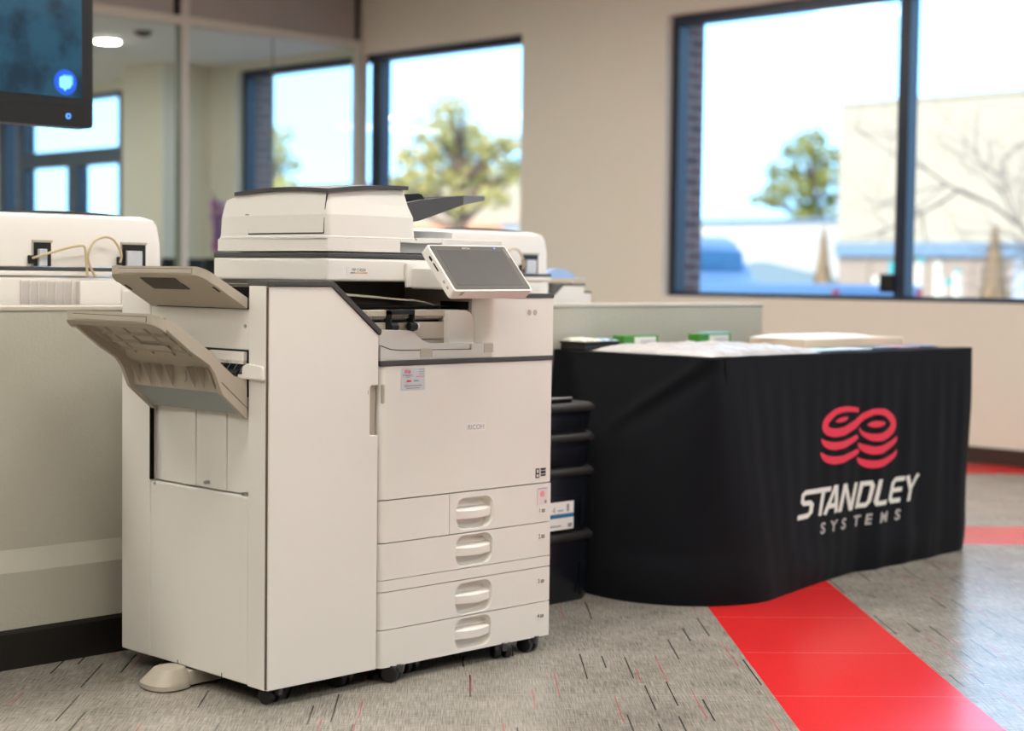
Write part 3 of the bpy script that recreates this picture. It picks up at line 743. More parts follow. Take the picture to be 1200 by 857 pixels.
# paper exits
ub = MB().box(-0.334, -0.313, 0.068, 0.464, 0.808, 0.898).build('exit_upper_cover', WHITE, fi, bevel=0.002)
t = MB().cyl((-0.3355, 0.083, 0.862), (-0.333, 0.083, 0.862), 0.0045, seg=14); t.build('cover_screw', STEEL, ub)
B(-0.326, -0.313, 0.068, 0.464, 0.70, 0.808).build('lower_exit_throat', BLACK, fi)
mb = MB().box(-0.338, -0.326, 0.085, 0.22, 0.782, 0.803).box(-0.338, -0.326, 0.24, 0.44, 0.782, 0.803); eb = mb.build('exit_bar', WHITE2, fi, bevel=0.002)
mb = MB()
for k in range(36): mb.box(-0.3395, -0.326, 0.088 + k * 0.0095, 0.0915 + k * 0.0095, 0.7755, 0.784)
mb.build('exit_bar_comb', PAPERB, eb)
mb = MB()
for k in range(14):
    y = 0.09 + k * 0.026
    mb.tube([(-0.330, y, 0.776), (-0.337, y + 0.003, 0.766), (-0.339, y + 0.006, 0.755)], 0.0007, 5)
mb.build('static_brush', INKGREY, fi)
for a, b in ((0.10, 0.19), (0.28, 0.38)): MB().cyl((-0.336, a, 0.752), (-0.336, b, 0.752), 0.010, seg=18).build('exit_roller', BLACK, fi)
B(-0.342, -0.325, 0.07, 0.17, 0.742, 0.752).build('exit_lip', PAPERB, fi)
B(-0.318, -0.311, 0.068, 0.464, 0.899, 0.950).build('upper_exit_throat', GAP, fi)
t = MB()
for k in range(10): t.box(-0.322, -0.317, 0.08 + k * 0.038, 0.095 + k * 0.038, 0.905, 0.925)
t.build('upper_exit_teeth', CAVE, fi)
# alignment block beside the lower tray
mb = MB().prism([(0.004, 0.742), (0.062, 0.742), (0.075, 0.747), (0.082, 0.757), (0.080, 0.770), (0.066, 0.778), (0.004, 0.773)], 'x', -0.346, FX)
mb.build('tray_block', WHITE2, fi, bevel=0.004)
B(-0.338, -0.328, 0.4605, 0.4655, 0.478, 0.69).build('tray_track_slot', GAP, fi)

# lower tray
lt_top = [(-0.560, 0.886), (-0.519, 0.865), (-0.475, 0.834), (-0.430, 0.801), (-0.405, 0.776), (-0.374, 0.751), (-0.338, 0.741)]
lt_bot = [(-0.338, 0.652), (-0.404, 0.709), (-0.424, 0.757), (-0.439, 0.777), (-0.484, 0.805), (-0.528, 0.839), (-0.563, 0.866)]
Y0, Y1 = 0.070, 0.460
skin = lt_top + [(p[0], p[1] - 0.006) for p in reversed(lt_top)]
mb = MB().prism(skin, 'y', Y0 + 0.012, Y1 - 0.012)
def trunc(tp, bt, x):
    t = [p for p in tp if p[0] > x]; b = [p for p in bt if p[0] > x]
    zt = 0.886 + (0.865 - 0.886) * ((x + 0.560) / (0.041)); zb = 0.866 + (0.839 - 0.866) * ((x + 0.563) / 0.035)
    return [(x, zt)] + t + b + [(x, zb)]
for a, b in ((Y0, Y0 + 0.014), (Y1 - 0.014, Y1)):
    mb.prism(trunc(lt_top, lt_bot, -0.553), 'y', a, b)
# rounded lip at the tip, in plan
def arc(cx, cy, R, a0, a1, n=7): return [(cx + R * cos(a0 + (a1 - a0) * k / n), cy + R * sin(a0 + (a1 - a0) * k / n)) for k in range(n + 1)]
def lip(mb, tipx, rad, th, zt, zb, slope, x0):
    o = arc(x0, Y0 + rad, rad, 1.5 * pi, pi); o = [(x0 - (x0 - tipx) * (x0 - p[0]) / rad, p[1]) for p in o]
    o += [(q[0], Y0 + Y1 - q[1]) for q in reversed(o)]
    i_ = [(min(x0, p[0] + th), min(max(p[1], Y0 + th), Y1 - th)) for p in o]
    n = len(o)
    vs = []
    for ring_, zz in ((o, zt), (i_, zt), (i_, zb), (o, zb)):
        vs += [(p[0], p[1], zz - (slope if zz == zt else slope * 1.3) * (p[0] - tipx)) for p in ring_]
    fs = []
    for k in range(n - 1):
        for q in range(4):
            fs.append((q * n + k, q * n + k + 1, ((q + 1) % 4) * n + k + 1, ((q + 1) % 4) * n + k))
    fs += [(0, n, 2 * n, 3 * n), (n - 1, 4 * n - 1, 3 * n - 1, 2 * n - 1)]
    mb.add(vs, fs)
lip(mb, -0.577, 0.030, 0.014, 0.8905, 0.868, 0.55, -0.552)
lt = mb.build('lower_output_tray', GREYT, fi, smooth=25)
mb = MB().prism([(-0.556, 0.880), (-0.519, 0.862), (-0.475, 0.831), (-0.43, 0.798), (-0.405, 0.773), (-0.374, 0.748), (-0.338, 0.738), (-0.338, 0.731), (-0.374, 0.741), (-0.405, 0.766), (-0.43, 0.791), (-0.475, 0.824), (-0.519, 0.855), (-0.556, 0.873)], 'y', 0.083, 0.447)
B(-0.5795, -0.5740, 0.110, 0.410, 0.8715, 0.8830).build('tray_lip_plate', GREYT, lt, bevel=0.001)
mb = MB()      # underside ribs
def under(x):
    for (a, b) in zip(lt_top, lt_top[1:]):
        if a[0] <= x <= b[0]: return a[1] + (b[1] - a[1]) * (x - a[0]) / (b[0] - a[0]) - 0.006
    return lt_top[0][1] - 0.006
for y in (0.150, 0.215, 0.300, 0.375):
    xs = [-0.55, -0.519, -0.475, -0.432]
    mb.prism([(x, under(x)) for x in xs] + [(x, under(x) - 0.006) for x in reversed(xs)], 'y', y, y + 0.003)
for x in (-0.525, -0.497, -0.470, -0.445):
    z = under(x); mb.prism([(x, z), (x + 0.003, z - 0.0015), (x + 0.003, z - 0.0080), (x, z - 0.0075)], 'y', Y0 + 0.013, Y1 - 0.013)
for y in (0.095, 0.4225):
    xs = [-0.55, -0.519, -0.475, -0.432]
    mb.prism([(x, under(x)) for x in xs] + [(x, under(x) - 0.014) for x in reversed(xs)], 'y', y, y + 0.003)
mb.prism([(-0.470, under(-0.470) - 0.0055), (-0.452, under(-0.452) - 0.0055), (-0.452, under(-0.452) - 0.009), (-0.470, under(-0.470) - 0.009)], 'y', 0.20, 0.30)
mb.build('tray_ribs', GREYT, lt)
for y in (0.105, 0.150, 0.185, 0.275, 0.320, 0.365, 0.415):
    MB().prism([(-0.424, 0.768), (-0.398, 0.768), (-0.398, 0.716)], 'y', y, y + 0.0025).build('tray_gusset', GREYT, lt)
MB().prism([(-0.398, 0.775), (-0.392, 0.772), (-0.386, 0.708), (-0.3935, 0.712)], 'y', Y0 + 0.014, Y1 - 0.014).build('tray_back_web', GREYT, lt)
MB().prism([(-0.3935, 0.7115), (-0.386, 0.7075), (-0.340, 0.668), (-0.340, 0.661)], 'y', Y0 + 0.014, Y1 - 0.014).build('tray_back_plate', BLUEGREY, lt)
MB().cyl((-0.3975, 0.235, 0.743), (-0.393, 0.235, 0.743), 0.014, seg=24).build('tray_boss', GREYT, lt)
MB().box(-0.5777, -0.5740, 0.108, 0.412, 0.8832, 0.8845).box(-0.5777, -0.5740, 0.108, 0.1098, 0.872, 0.8845).build('lip_gap', CAVE, lt)
MB().prism([(-0.336, 0.676), (-0.4075, 0.738), (-0.4075, 0.7368), (-0.336, 0.6748)], 'y', Y0 - 0.0006, Y0).build('tray_seam', GAP, lt)

# upper tray
ut_top = [(-0.433, 0.980), (-0.338, 0.926)]
ut_bot = [(-0.338, 0.901), (-0.433, 0.958)]
mb = MB().prism(ut_top + ut_bot, 'y', Y0, Y1)
lip(mb, -0.459, 0.030, 0.030, 0.9945, 0.975, 0.55, -0.432)
ut = mb.build('upper_output_tray', GREYT, fi, smooth=25)
B(-0.4615, -0.4560, 0.11, 0.41, 0.9785, 0.9885).build('tray_lip_plate', GREYT, ut, bevel=0.001)
B(-0.4597, -0.4560, 0.108, 0.412, 0.9888, 0.9899).build('lip_gap', CAVE, ut)
mb = MB().prism([(-0.450, 0.9695), (-0.432, 0.9572), (-0.410, 0.9440), (-0.410, 0.9422), (-0.432, 0.9550), (-0.450, 0.9676)], 'y', 0.19, 0.335); mb.build('tray_grip_pocket', CAVE, ut)
t = MB().prism([(-0.420, 0.9510), (-0.402, 0.9402), (-0.402, 0.9386), (-0.420, 0.9494)], 'y', 0.082, 0.090).prism([(-0.420, 0.9510), (-0.402, 0.9402), (-0.402, 0.9386), (-0.420, 0.9494)], 'y', 0.44, 0.448); t.build('tray_slit', GAP, ut)
# feet and casters
def foot(parent):
    rings = []
    for z, k, dx in ((0.001, 0.93, 0), (0.004, 1.0, 0), (0.014, 1.0, 0), (0.019, 0.95, 0.002), (0.044, 0.66, 0.012), (0.047, 0.60, 0.013)):
        rings.append([(-0.385 + dx + 0.052 * k * cx, 0.325 + 0.058 * k * cy, z) for cx, cy in [(cos(a), sin(a)) for a in [2 * pi * q / 28 for q in range(28)]] for cx, cy in [(math.copysign(abs(cx) ** 0.72, cx), math.copysign(abs(cy) ** 0.72, cy))]])
    o = MB().loft(rings).build('stabilizer_foot', GREYT, parent, smooth=35)
    MB().prism([(-0.345, 0.004), (-0.24, 0.006), (-0.24, 0.035), (-0.345, 0.040)], 'y', 0.285, 0.350).build('foot_arm', GREYT, o, bevel=0.004)
    return o
foot(fi)
caster(fi, -0.285, 0.030, 0.020, 0.2); caster(fi, -0.06, 0.05, 0.020, 0.3); caster(fi, -0.20, 0.50, 0.020, 0.2); caster(fi, -0.06, 0.52, 0.020, 0.1)

# ------------------------------------------------------------------ table under its cloth
CLOTH = mat('black_tablecloth', (15, 17, 22), 0.9, 0.15, bump=(1500, 0.25, 0.0006), var=0.10, vscale=4)
CLOTH.node_tree.nodes['Principled BSDF'].inputs['Sheen Weight'].default_value = 0.03
TZ = 0.742
AN = [  # top x,y -> hem x,y (going round from the low wall, along the left end, the front, the right end)
    (1.400, 0.766, 1.255, 0.712), (1.400, 0.580, 1.240, 0.560), (1.400, 0.420, 1.232, 0.440), (1.400, 0.280, 1.226, 0.310), (1.400, 0.170, 1.275, 0.170),
    (1.404, 0.122, 1.335, 0.095), (1.416, 0.106, 1.402, 0.048), (1.450, 0.100, 1.480, 0.014), (1.550, 0.100, 1.575, 0.002), (1.660, 0.100, 1.700, 0.028), (1.800, 0.100, 1.820, 0.058),
    (1.960, 0.100, 1.960, 0.077), (2.080, 0.100, 2.075, 0.100), (2.185, 0.100, 2.185, 0.108), (2.300, 0.100, 2.300, 0.098), (2.400, 0.100, 2.401, 0.099), (2.560, 0.100, 2.565, 0.100), (2.720, 0.100, 2.725, 0.106),
    (2.850, 0.100, 2.880, 0.120), (2.905, 0.103, 2.985, 0.165), (2.917, 0.115, 3.030, 0.215), (2.920, 0.150, 3.035, 0.280), (2.920, 0.350, 2.985, 0.40), (2.920, 0.55, 2.975, 0.55), (2.920, 0.766, 2.97, 0.712)]
def along(u):
    """Catmull-Rom through AN, u in 0..len-1"""
    i = min(int(u), len(AN) - 2); t = u - i
    p = [AN[max(0, i - 1)], AN[i], AN[i + 1], AN[min(len(AN) - 1, i + 2)]]
    return [0.5 * (2 * p[1][k] + (p[2][k] - p[0][k]) * t + (2 * p[0][k] - 5 * p[1][k] + 4 * p[2][k] - p[3][k]) * t * t + (3 * p[1][k] - p[0][k] - 3 * p[2][k] + p[3][k]) * t ** 3) for k in range(4)]
def cloth(u, t):
    """t = 0 at the table edge, 1 at the hem"""
    a = along(u); g = t ** (1.15 if u < 16.5 else 1.15 + 0.75 * min(1, (u - 16.5) / 1.5))
    x = a[0] + (a[2] - a[0]) * g; y = a[1] + (a[3] - a[1]) * g
    z = TZ + (-0.004 - TZ) * t
    b = along(min(u + 0.02, len(AN) - 1.001)); c_ = along(max(u - 0.02, 0))
    dx = (b[0] - c_[0]) * (1 - g) + (b[2] - c_[2]) * g; dy = (b[1] - c_[1]) * (1 - g) + (b[3] - c_[3]) * g
    l = math.hypot(dx, dy) or 1; nx, ny = dy / l, -dx / l
    A = min(1, t * 3.5)
    w = a[0] - a[1]
    d = 0.0018 * sin(w * 74 + 1.5 * sin(w * 9)) * A * (0.25 + 0.75 * (1 - t)) + 0.0036 * sin(w * 27 + 2.2 * sin(w * 5 + t)) * A * (0.4 + 0.6 * t) + 0.0050 * noise.noise(Vector((w * 4.0, t * 2.5, 0.0))) * A
    front = max(0, min(1, (w - 1.36) * 6)); d *= 0.35 + 0.65 * front
    # crease running down and back from the near corner on the left end
    if u < 7:
        s = (0.13 - 0.0) ; yy = a[1]
        zc = 0.742 - (yy - 0.115) * 0.62
        q = (z - zc)
        d += 0.0085 * math.exp(-(q / 0.018) ** 2) * max(0, min(1, (0.52 - yy) * 5)) * min(1, max(0, (yy - 0.10) * 12)) - 0.006 * math.exp(-((q + 0.045) / 0.03) ** 2) * max(0, min(1, (0.5 - yy) * 4))
    # slack roll just above the hem
    if t > 0.8:
        k = (t - 0.8) / 0.2
        d += (0.012 if u < 16.5 else 0.003) * sin(pi * k) * (0.6 + 0.4 * sin(w * 11 + 1))
        d -= 0.006 * k * k
    z += 0.0022 * sin(w * 23) * max(0, 1 - t * 8)
    return Vector((x + nx * d, y + ny * d, z))
NU, NV = 620, 60
vs, fs = [], []
for j in range(NV + 1):
    for i in range(NU + 1):
        vs.append(cloth(i / NU * (len(AN) - 1.0001), (j / NV) ** 0.92))
for j in range(NV):
    for i in range(NU):
        q = j * (NU + 1) + i
        fs.append((q, q + 1, q + NU + 2, q + NU + 1))
mb = MB().add(vs, fs)
# the top sheet, joined to the skirt's first row
top_rim = list(range(NU + 1)); n = len(mb.v)
mb.f.append(tuple(reversed(top_rim)))
tc = thing('tablecloth', 'black fitted tablecloth with red and white logo, draped to the floor over a table', 'tablecloth', (2.16, 0.4, 0))
cl_o = mb.build('cloth_drape', CLOTH, tc, smooth=75)
cl_o.data.polygons[len(cl_o.data.polygons) - 1].use_smooth = False
def on_front(x, z, out=0.002):
    t = max(0, min(1, (TZ - z) / (TZ + 0.004)))
    g = t ** 1.15; lo, hi = 6.5, 19.0
    for _ in range(40):
        m_ = (lo + hi) / 2; a = along(m_)
        if a[0] + (a[2] - a[0]) * g < x: lo = m_
        else: hi = m_
    p = cloth(lo, t)
    return (x, p.y - out, z)
def refine(vf, step=0.012):
    bm = bmesh.new()
    bv = [bm.verts.new((p[0], p[1], 0)) for p in vf[0]]
    for f in vf[1]:
        try: bm.faces.new([bv[i] for i in f])
        except ValueError: pass
    for _ in range(3):
        long_e = [e for e in bm.edges if e.calc_length() > step]
        if not long_e: break
        bmesh.ops.subdivide_edges(bm, edges=long_e, cuts=1)
    bm.verts.index_update()
    out = ([(v.co.x, v.co.y) for v in bm.verts], [tuple(v.index for v in f.verts) for f in bm.faces])
    bm.free(); return out
mb = MB()
for k, vf in enumerate(SYMW): flat(mb, refine(vf), lambda x, z: on_front(x, z, 0.0022))
tag(mb.build('printed_symbol', PINK, cl_o, smooth=75, org=(2.16, 0.4, 0)), 'red looped stack symbol')
mb = MB()
def mitred(pts, wx, wz, closed=False):
    """constant-width ribbon with mitred corners; wx, wz = stroke width of upright and of level strokes"""
    n = len(pts); L, R = [], []
    q = [(p[0] / wx, p[1] / wz) for p in pts]
    for i in range(n):
        a = q[(i - 1) % n] if (closed or i) else None; b = q[i]; c = q[(i + 1) % n] if (closed or i < n - 1) else None
        def nrm(u, v):
            dx, dy = v[0] - u[0], v[1] - u[1]; l = math.hypot(dx, dy); return (-dy / l, dx / l)
        n1 = nrm(a, b) if a else nrm(b, c); n2 = nrm(b, c) if c else n1
        m_ = (n1[0] + n2[0], n1[1] + n2[1]); k = 1 / max(0.35, (m_[0] * n1[0] + m_[1] * n1[1])); 
        o = (m_[0] * k * 0.5, m_[1] * k * 0.5)
        L.append(((b[0] + o[0]) * wx, (b[1] + o[1]) * wz)); R.append(((b[0] - o[0]) * wx, (b[1] - o[1]) * wz))
    m2 = n if closed else n - 1
    return L + R, [(i, (i + 1) % n, n + (i + 1) % n, n + i) for i in range(m2)]
HB, HT, SH = 0.2195, 0.3085, 0.34      # cap line, base line, slant
GLYPH = [   # x in metres at the base line, height 0..1
    (0, [(1.893, 0.92), (1.828, 0.92), (1.812, 0.84), (1.812, 0.64), (1.826, 0.55), (1.868, 0.53), (1.880, 0.44), (1.880, 0.20), (1.864, 0.09), (1.792, 0.09)]),
    (0, [(1.893, 0.92), (1.981, 0.92)]), (0, [(1.940, 0.86), (1.940, 0.0)]),
    (0, [(1.972, 0.0), (2.008, 0.94), (2.018, 0.94), (2.046, 0.0)]), (0, [(1.990, 0.29), (2.036, 0.29)]),
    (0, [(2.068, 0.0), (2.068, 0.94), (2.076, 0.94), (2.138, 0.06), (2.144, 0.06), (2.144, 1.0)]),
    (1, [(2.184, 0.09), (2.184, 0.91), (2.232, 0.91), (2.245, 0.78), (2.245, 0.22), (2.232, 0.09)]),
    (0, [(2.280, 1.0), (2.280, 0.20), (2.290, 0.09), (2.350, 0.09)]),
    (0, [(2.438, 0.91), (2.384, 0.91), (2.370, 0.78), (2.370, 0.22), (2.384, 0.09), (2.438, 0.09)]), (0, [(2.372, 0.50), (2.436, 0.50)]),
    (0, [(2.452, 1.0), (2.484, 0.52), (2.492, 0.52), (2.532, 1.0)]), (0, [(2.488, 0.56), (2.488, 0.0)]),
]
for k, (cl_, gp) in enumerate(GLYPH):
    vf = mitred(gp, 0.021, 0.175, bool(cl_))
    vf = ([(p[0] + SH * p[1] * (HT - HB), HB + p[1] * (HT - HB)) for p in vf[0]], vf[1])
    flat(mb, refine(vf), lambda x, z, o=0.0022 + 0.0003 * (k % 3): on_front(x, z, o))
mb.build('printed_wordmark', LETTER, cl_o, smooth=75, org=(2.16, 0.4, 0))
for ch, x0 in (('S', 1.958), ('Y', 2.030), ('S', 2.096), ('T', 2.187), ('E', 2.250), ('M', 2.335), ('S', 2.425)):
    mb = MB(); flat(mb, refine(text2d(ch, 0.034, sx=1.45, bold=0.03, shear=0.12)), lambda x, y: on_front(x0 + x, 0.1605 + y))
    mb.build('printed_subtitle_letter', LETTER2, cl_o, smooth=75, org=(2.16, 0.4, 0))

# things on the table
TT = TZ + 0.002
def pile(name, m, x0, x1, y0, y1, z0, h, nu=46, nv=22, amp=0.006, seed=0.0, rot=0.0, parent=None):
    cx, cy = (x0 + x1) / 2, (y0 + y1) / 2
    def f(u, v):
        a, b = u * 2 - 1, v * 2 - 1
        e = max(0, 1 - abs(a) ** 7) * max(0, 1 - abs(b) ** 6)
        wob = noise.noise(Vector((u * 7 + seed, v * 4, seed))) * 0.012
        x = cx + (x1 - x0) / 2 * a + wob * (1 - e); y = cy + (y1 - y0) / 2 * b + wob * (1 - e) * 1.3
        hh_ = h * e ** 0.6 * (0.85 + 0.15 * noise.noise(Vector((u * 3 + seed, v * 2, 4)))) + amp * e * (noise.noise(Vector((u * 16 + seed, v * 7, 1))) + 0.6 * noise.noise(Vector((u * 34, v * 16, seed))))
        c, s = cos(rot), sin(rot)
        return (cx + c * (x - cx) - s * (y - cy), cy + s * (x - cx) + c * (y - cy), z0 + max(0.0015, hh_))
    mb = MB(); mb.grid(f, nu, nv)
    n = (nu + 1) * (nv + 1)
    mb.add([(p[0], p[1], z0) for p in mb.v[:n]], [(j * (nu + 1) + i, (j + 1) * (nu + 1) + i, (j + 1) * (nu + 1) + i + 1, j * (nu + 1) + i + 1) for j in range(nv) for i in range(nu)])
    rim = [i for i in range(nu + 1)] + [j * (nu + 1) + nu for j in range(1, nv + 1)] + [nv * (nu + 1) + i for i in range(nu - 1, -1, -1)] + [j * (nu + 1) for j in range(nv - 1, 0, -1)]
    for a, b in zip(rim, rim[1:] + rim[:1]): mb.f.append((a, b, b + n, a + n))
    return mb.build(name, m, parent, smooth=60)
BAG = mat('plastic_bag_film', (192, 188, 188), 0.3, 0.5, bump=(45, 0.5, 0.012), var=0.10, vscale=30)
pb = thing('bagged_papers', 'flat crumpled clear-white plastic bag of papers along the front edge of the black table', 'bag of papers', (1.70, 0.32, TT))
pile('bag_film', BAG, 1.412, 1.985, 0.122, 0.615, TT + 0.0005, 0.029, amp=0.009, seed=3.1, parent=pb)
mb = MB().prism([(1.60, 0.16), (1.93, 0.15), (1.97, 0.44), (1.62, 0.46)], 'z', TT + 0.001, TT + 0.008); mb.build('papers_inside', mat('pinkish_paper', (224, 206, 194), 0.6), pb)
BK = mat('black_binder', (30, 26, 25), 0.35, 0.5, var=0.1)
bx = thing('black_box', 'low glossy black box between the copier and the plastic bag on the table', 'box', (1.50, 0.70, TT))
B(1.415, 1.585, 0.645, 0.752, TT, TT + 0.018).build('box_body', BK, bx, bevel=0.003)
B(1.412, 1.588, 0.642, 0.755, TT + 0.0182, TT + 0.028).build('box_lid', BK, bx, bevel=0.004)
ns = pile('crumpled_wrapper', mat('cream_wrap', (232, 226, 214), 0.3, 0.5, var=0.05, vscale=50), 1.415, 1.50, 0.648, 0.750, TT + 0.0285, 0.011, 24, 14, 0.004, 5.5)
tag(ns, 'small crumpled cream wrapper lying on the low black box', 'wrapper')
ns2 = pile('blue_brochure', mat('pale_blue_paper', (178, 204, 228), 0.4, 0.4), 1.505, 1.585, 0.648, 0.750, TT + 0.0285, 0.007, 12, 14, 0.002, 8.5)
tag(ns2, 'pale blue leaflet lying on the low black box beside the cream wrapper', 'leaflet')
GREEN = mat('green_carton', (66, 138, 44), 0.45, 0.4)
def green_box(x0, x1, label, blue):
    g = thing('green_carton', label, 'carton', ((x0 + x1) / 2, 0.68, TT), 'green cartons at the back of the table')
    B(x0, x1, 0.655, 0.705, TT, TT + 0.044).build('carton_body', GREEN, g, bevel=0.002)
    B(x0 + 0.055, x1 - 0.014, 0.6538, 0.6548, TT + 0.004, TT + 0.039).build('carton_label', PAPER, g)
    t = MB(); t.prism([(x0 + 0.056 + 0.012 + 0.012 * cos(2 * pi * k / 20), TT + 0.020 + 0.012 * sin(2 * pi * k / 20)) for k in range(20)], 'y', 0.6528, 0.6536); t.build('label_seal', LETTER, g)
    t = MB()
    for k in range(3): t.box(x0 + 0.085, x1 - 0.022, 0.6530, 0.6536, TT + 0.011 + k * 0.007, TT + 0.0135 + k * 0.007)
    t.build('label_text_lines', INKGREY, g)
    if blue: B(x0 + 0.05, x1 - 0.004, 0.66, 0.702, TT + 0.0442, TT + 0.049).build('carton_flap', mat('pale_cyan', (160, 205, 220), 0.4), g)
green_box(1.617, 1.797, 'green carton with white label at the table back, nearer the copier', False)
green_box(2.019, 2.198, 'green carton with pale blue top at the table back, nearer the beige box', True)
wb = thing('carton_lid', 'long low beige carton lid under white papers on the black table', 'carton', (2.62, 0.5, TT))
B(2.23, 2.86, 0.36, 0.60, TT, TT + 0.030).build('lid_body', mat('beige_card', (226, 206, 180), 0.6), wb, bevel=0.002)
ps = pile('paper_sheaf', PAPER, 2.225, 2.70, 0.365, 0.60, TT + 0.0305, 0.014, 30, 14, 0.003, 2.2)
tag(ps, 'curled sheaf of white paper lying on the long beige carton', 'papers')
def leaflet(x0, x1, y0, y1, col, name, label, z):
    o = MB().prism([(x0, y0), (x1, y0 + 0.01), (x1 - 0.01, y1), (x0 - 0.02, y1 - 0.01)], 'z', z, z + 0.003).build('leaflet', mat(name, col, 0.3, 0.5))
    tag(o, label, 'leaflet', 'leaflets at the right end of the table')
leaflet(2.03, 2.27, 0.20, 0.34, (190, 214, 226), 'leaflet_cyan', 'pale cyan leaflet beside the plastic bag on the black table', TT)
leaflet(2.30, 2.42, 0.20, 0.32, (226, 232, 238), 'leaflet_white', 'small white leaflet in the row in front of the beige carton', TT)
leaflet(2.45, 2.60, 0.21, 0.34, (30, 36, 60), 'leaflet_navy', 'dark navy leaflet in the row in front of the beige carton', TT)
leaflet(2.62, 2.76, 0.22, 0.345, (196, 150, 170), 'leaflet_pink', 'pinkish leaflet in the row in front of the beige carton', TT)
leaflet(2.78, 2.89, 0.22, 0.345, (70, 80, 120), 'leaflet_blue', 'slate blue leaflet nearest the right corner of the black table', TT)

# ------------------------------------------------------------------ stacked storage bins
BIN = mat('bin_smoky_blue', (16, 20, 29), 0.25, 0.5, var=0.12)
RIM = mat('bin_rim_grey', (40, 39, 39), 0.4, 0.4, var=0.08)
def storage_bin(z0, z1, label, lidded=False, sticker=False):
    t = thing('storage_bin', label, 'storage bin', (0.97, 0.55, z0), 'dark storage bins stacked beside the table')
    def rg(z, k, pull=0.0):
        pts = rrect(0.74 + k, 1.222 - k, 0.392 + k, 0.715 - k, 0.06, 6)
        return [(p[0], p[1], z) for p in pts]
    rim = 0.024
    rings = [rg(z0 + 0.001, 0.016), rg(z0 + 0.012, 0.012), rg(z0 + (z1 - z0) * 0.55, 0.006), rg(z0 + (z1 - z0) * 0.56, 0.009), rg(z1 - rim, 0.005)]
    MB().loft(rings).build('bin_body', BIN, t, smooth=40)
    m2 = MB().loft([rg(z1 - rim, 0.002), rg(z1 - rim + 0.004, -0.001), rg(z1 - 0.010, -0.001), rg(z1 - 0.003, 0.004), rg(z1, 0.010)])
    m2.build('bin_rim', RIM, t, smooth=40)
    mb = MB()
    for x in (1.135,): mb.box(x, x + 0.004, 0.3915, 0.399, z0 + 0.02, z0 + (z1 - z0) * 0.55)
    mb.build('bin_rib', BIN, t)
    if lidded:
        B(0.80, 1.13, 0.43, 0.67, z1, z1 + 0.012).build('lid_panel', BLACK, t, bevel=0.004)
        MB().tube([(0.80, 0.425, z1 + 0.014), (1.12, 0.425, z1 + 0.014)], 0.004, 8).build('lid_handle', STEEL, t)
    if sticker:
        s = B(0.95, 1.105, 0.3955, 0.397, z0 + 0.012, z0 + 0.096).build('bin_label', PAPER, t)
        MB().box(0.95, 1.105, 0.3948, 0.3953, z0 + 0.048, z0 + 0.060).build('label_blue_band', mat('label_blue', (30, 110, 160), 0.4), s)
        q = MB(); flat(q, text2d('4', 0.018), lambda x, y: (1.018 + x, 0.3946, z0 + 0.064 + y))
        q.build('label_digit', INKGREY, s)
        for a, b, c, d in ((1.035, 1.06, 0.068, 0.072), (1.0, 1.05, 0.022, 0.026)): B(a, b, 0.3948, 0.3953, z0 + c, z0 + d).build('label_text_line', INKGREY, s)
        for a, b, c, d in ((1.074, 1.084, 0.066, 0.088), (1.08, 1.098, 0.018, 0.030)): B(a, b, 0.3948, 0.3953, z0 + c, z0 + d).build('label_block', INKGREY, s)
storage_bin(0.0, 0.212, 'dark storage bin at the bottom of the stack beside the black table')
storage_bin(0.213, 0.408, 'dark storage bin with a white and blue label, second from the bottom of its stack', sticker=True)
storage_bin(0.409, 0.512, 'shallow dark storage bin second from the top of its stack')
storage_bin(0.513, 0.602, 'shallow dark storage bin with a lid, topmost of its stack beside the table', lidded=True)

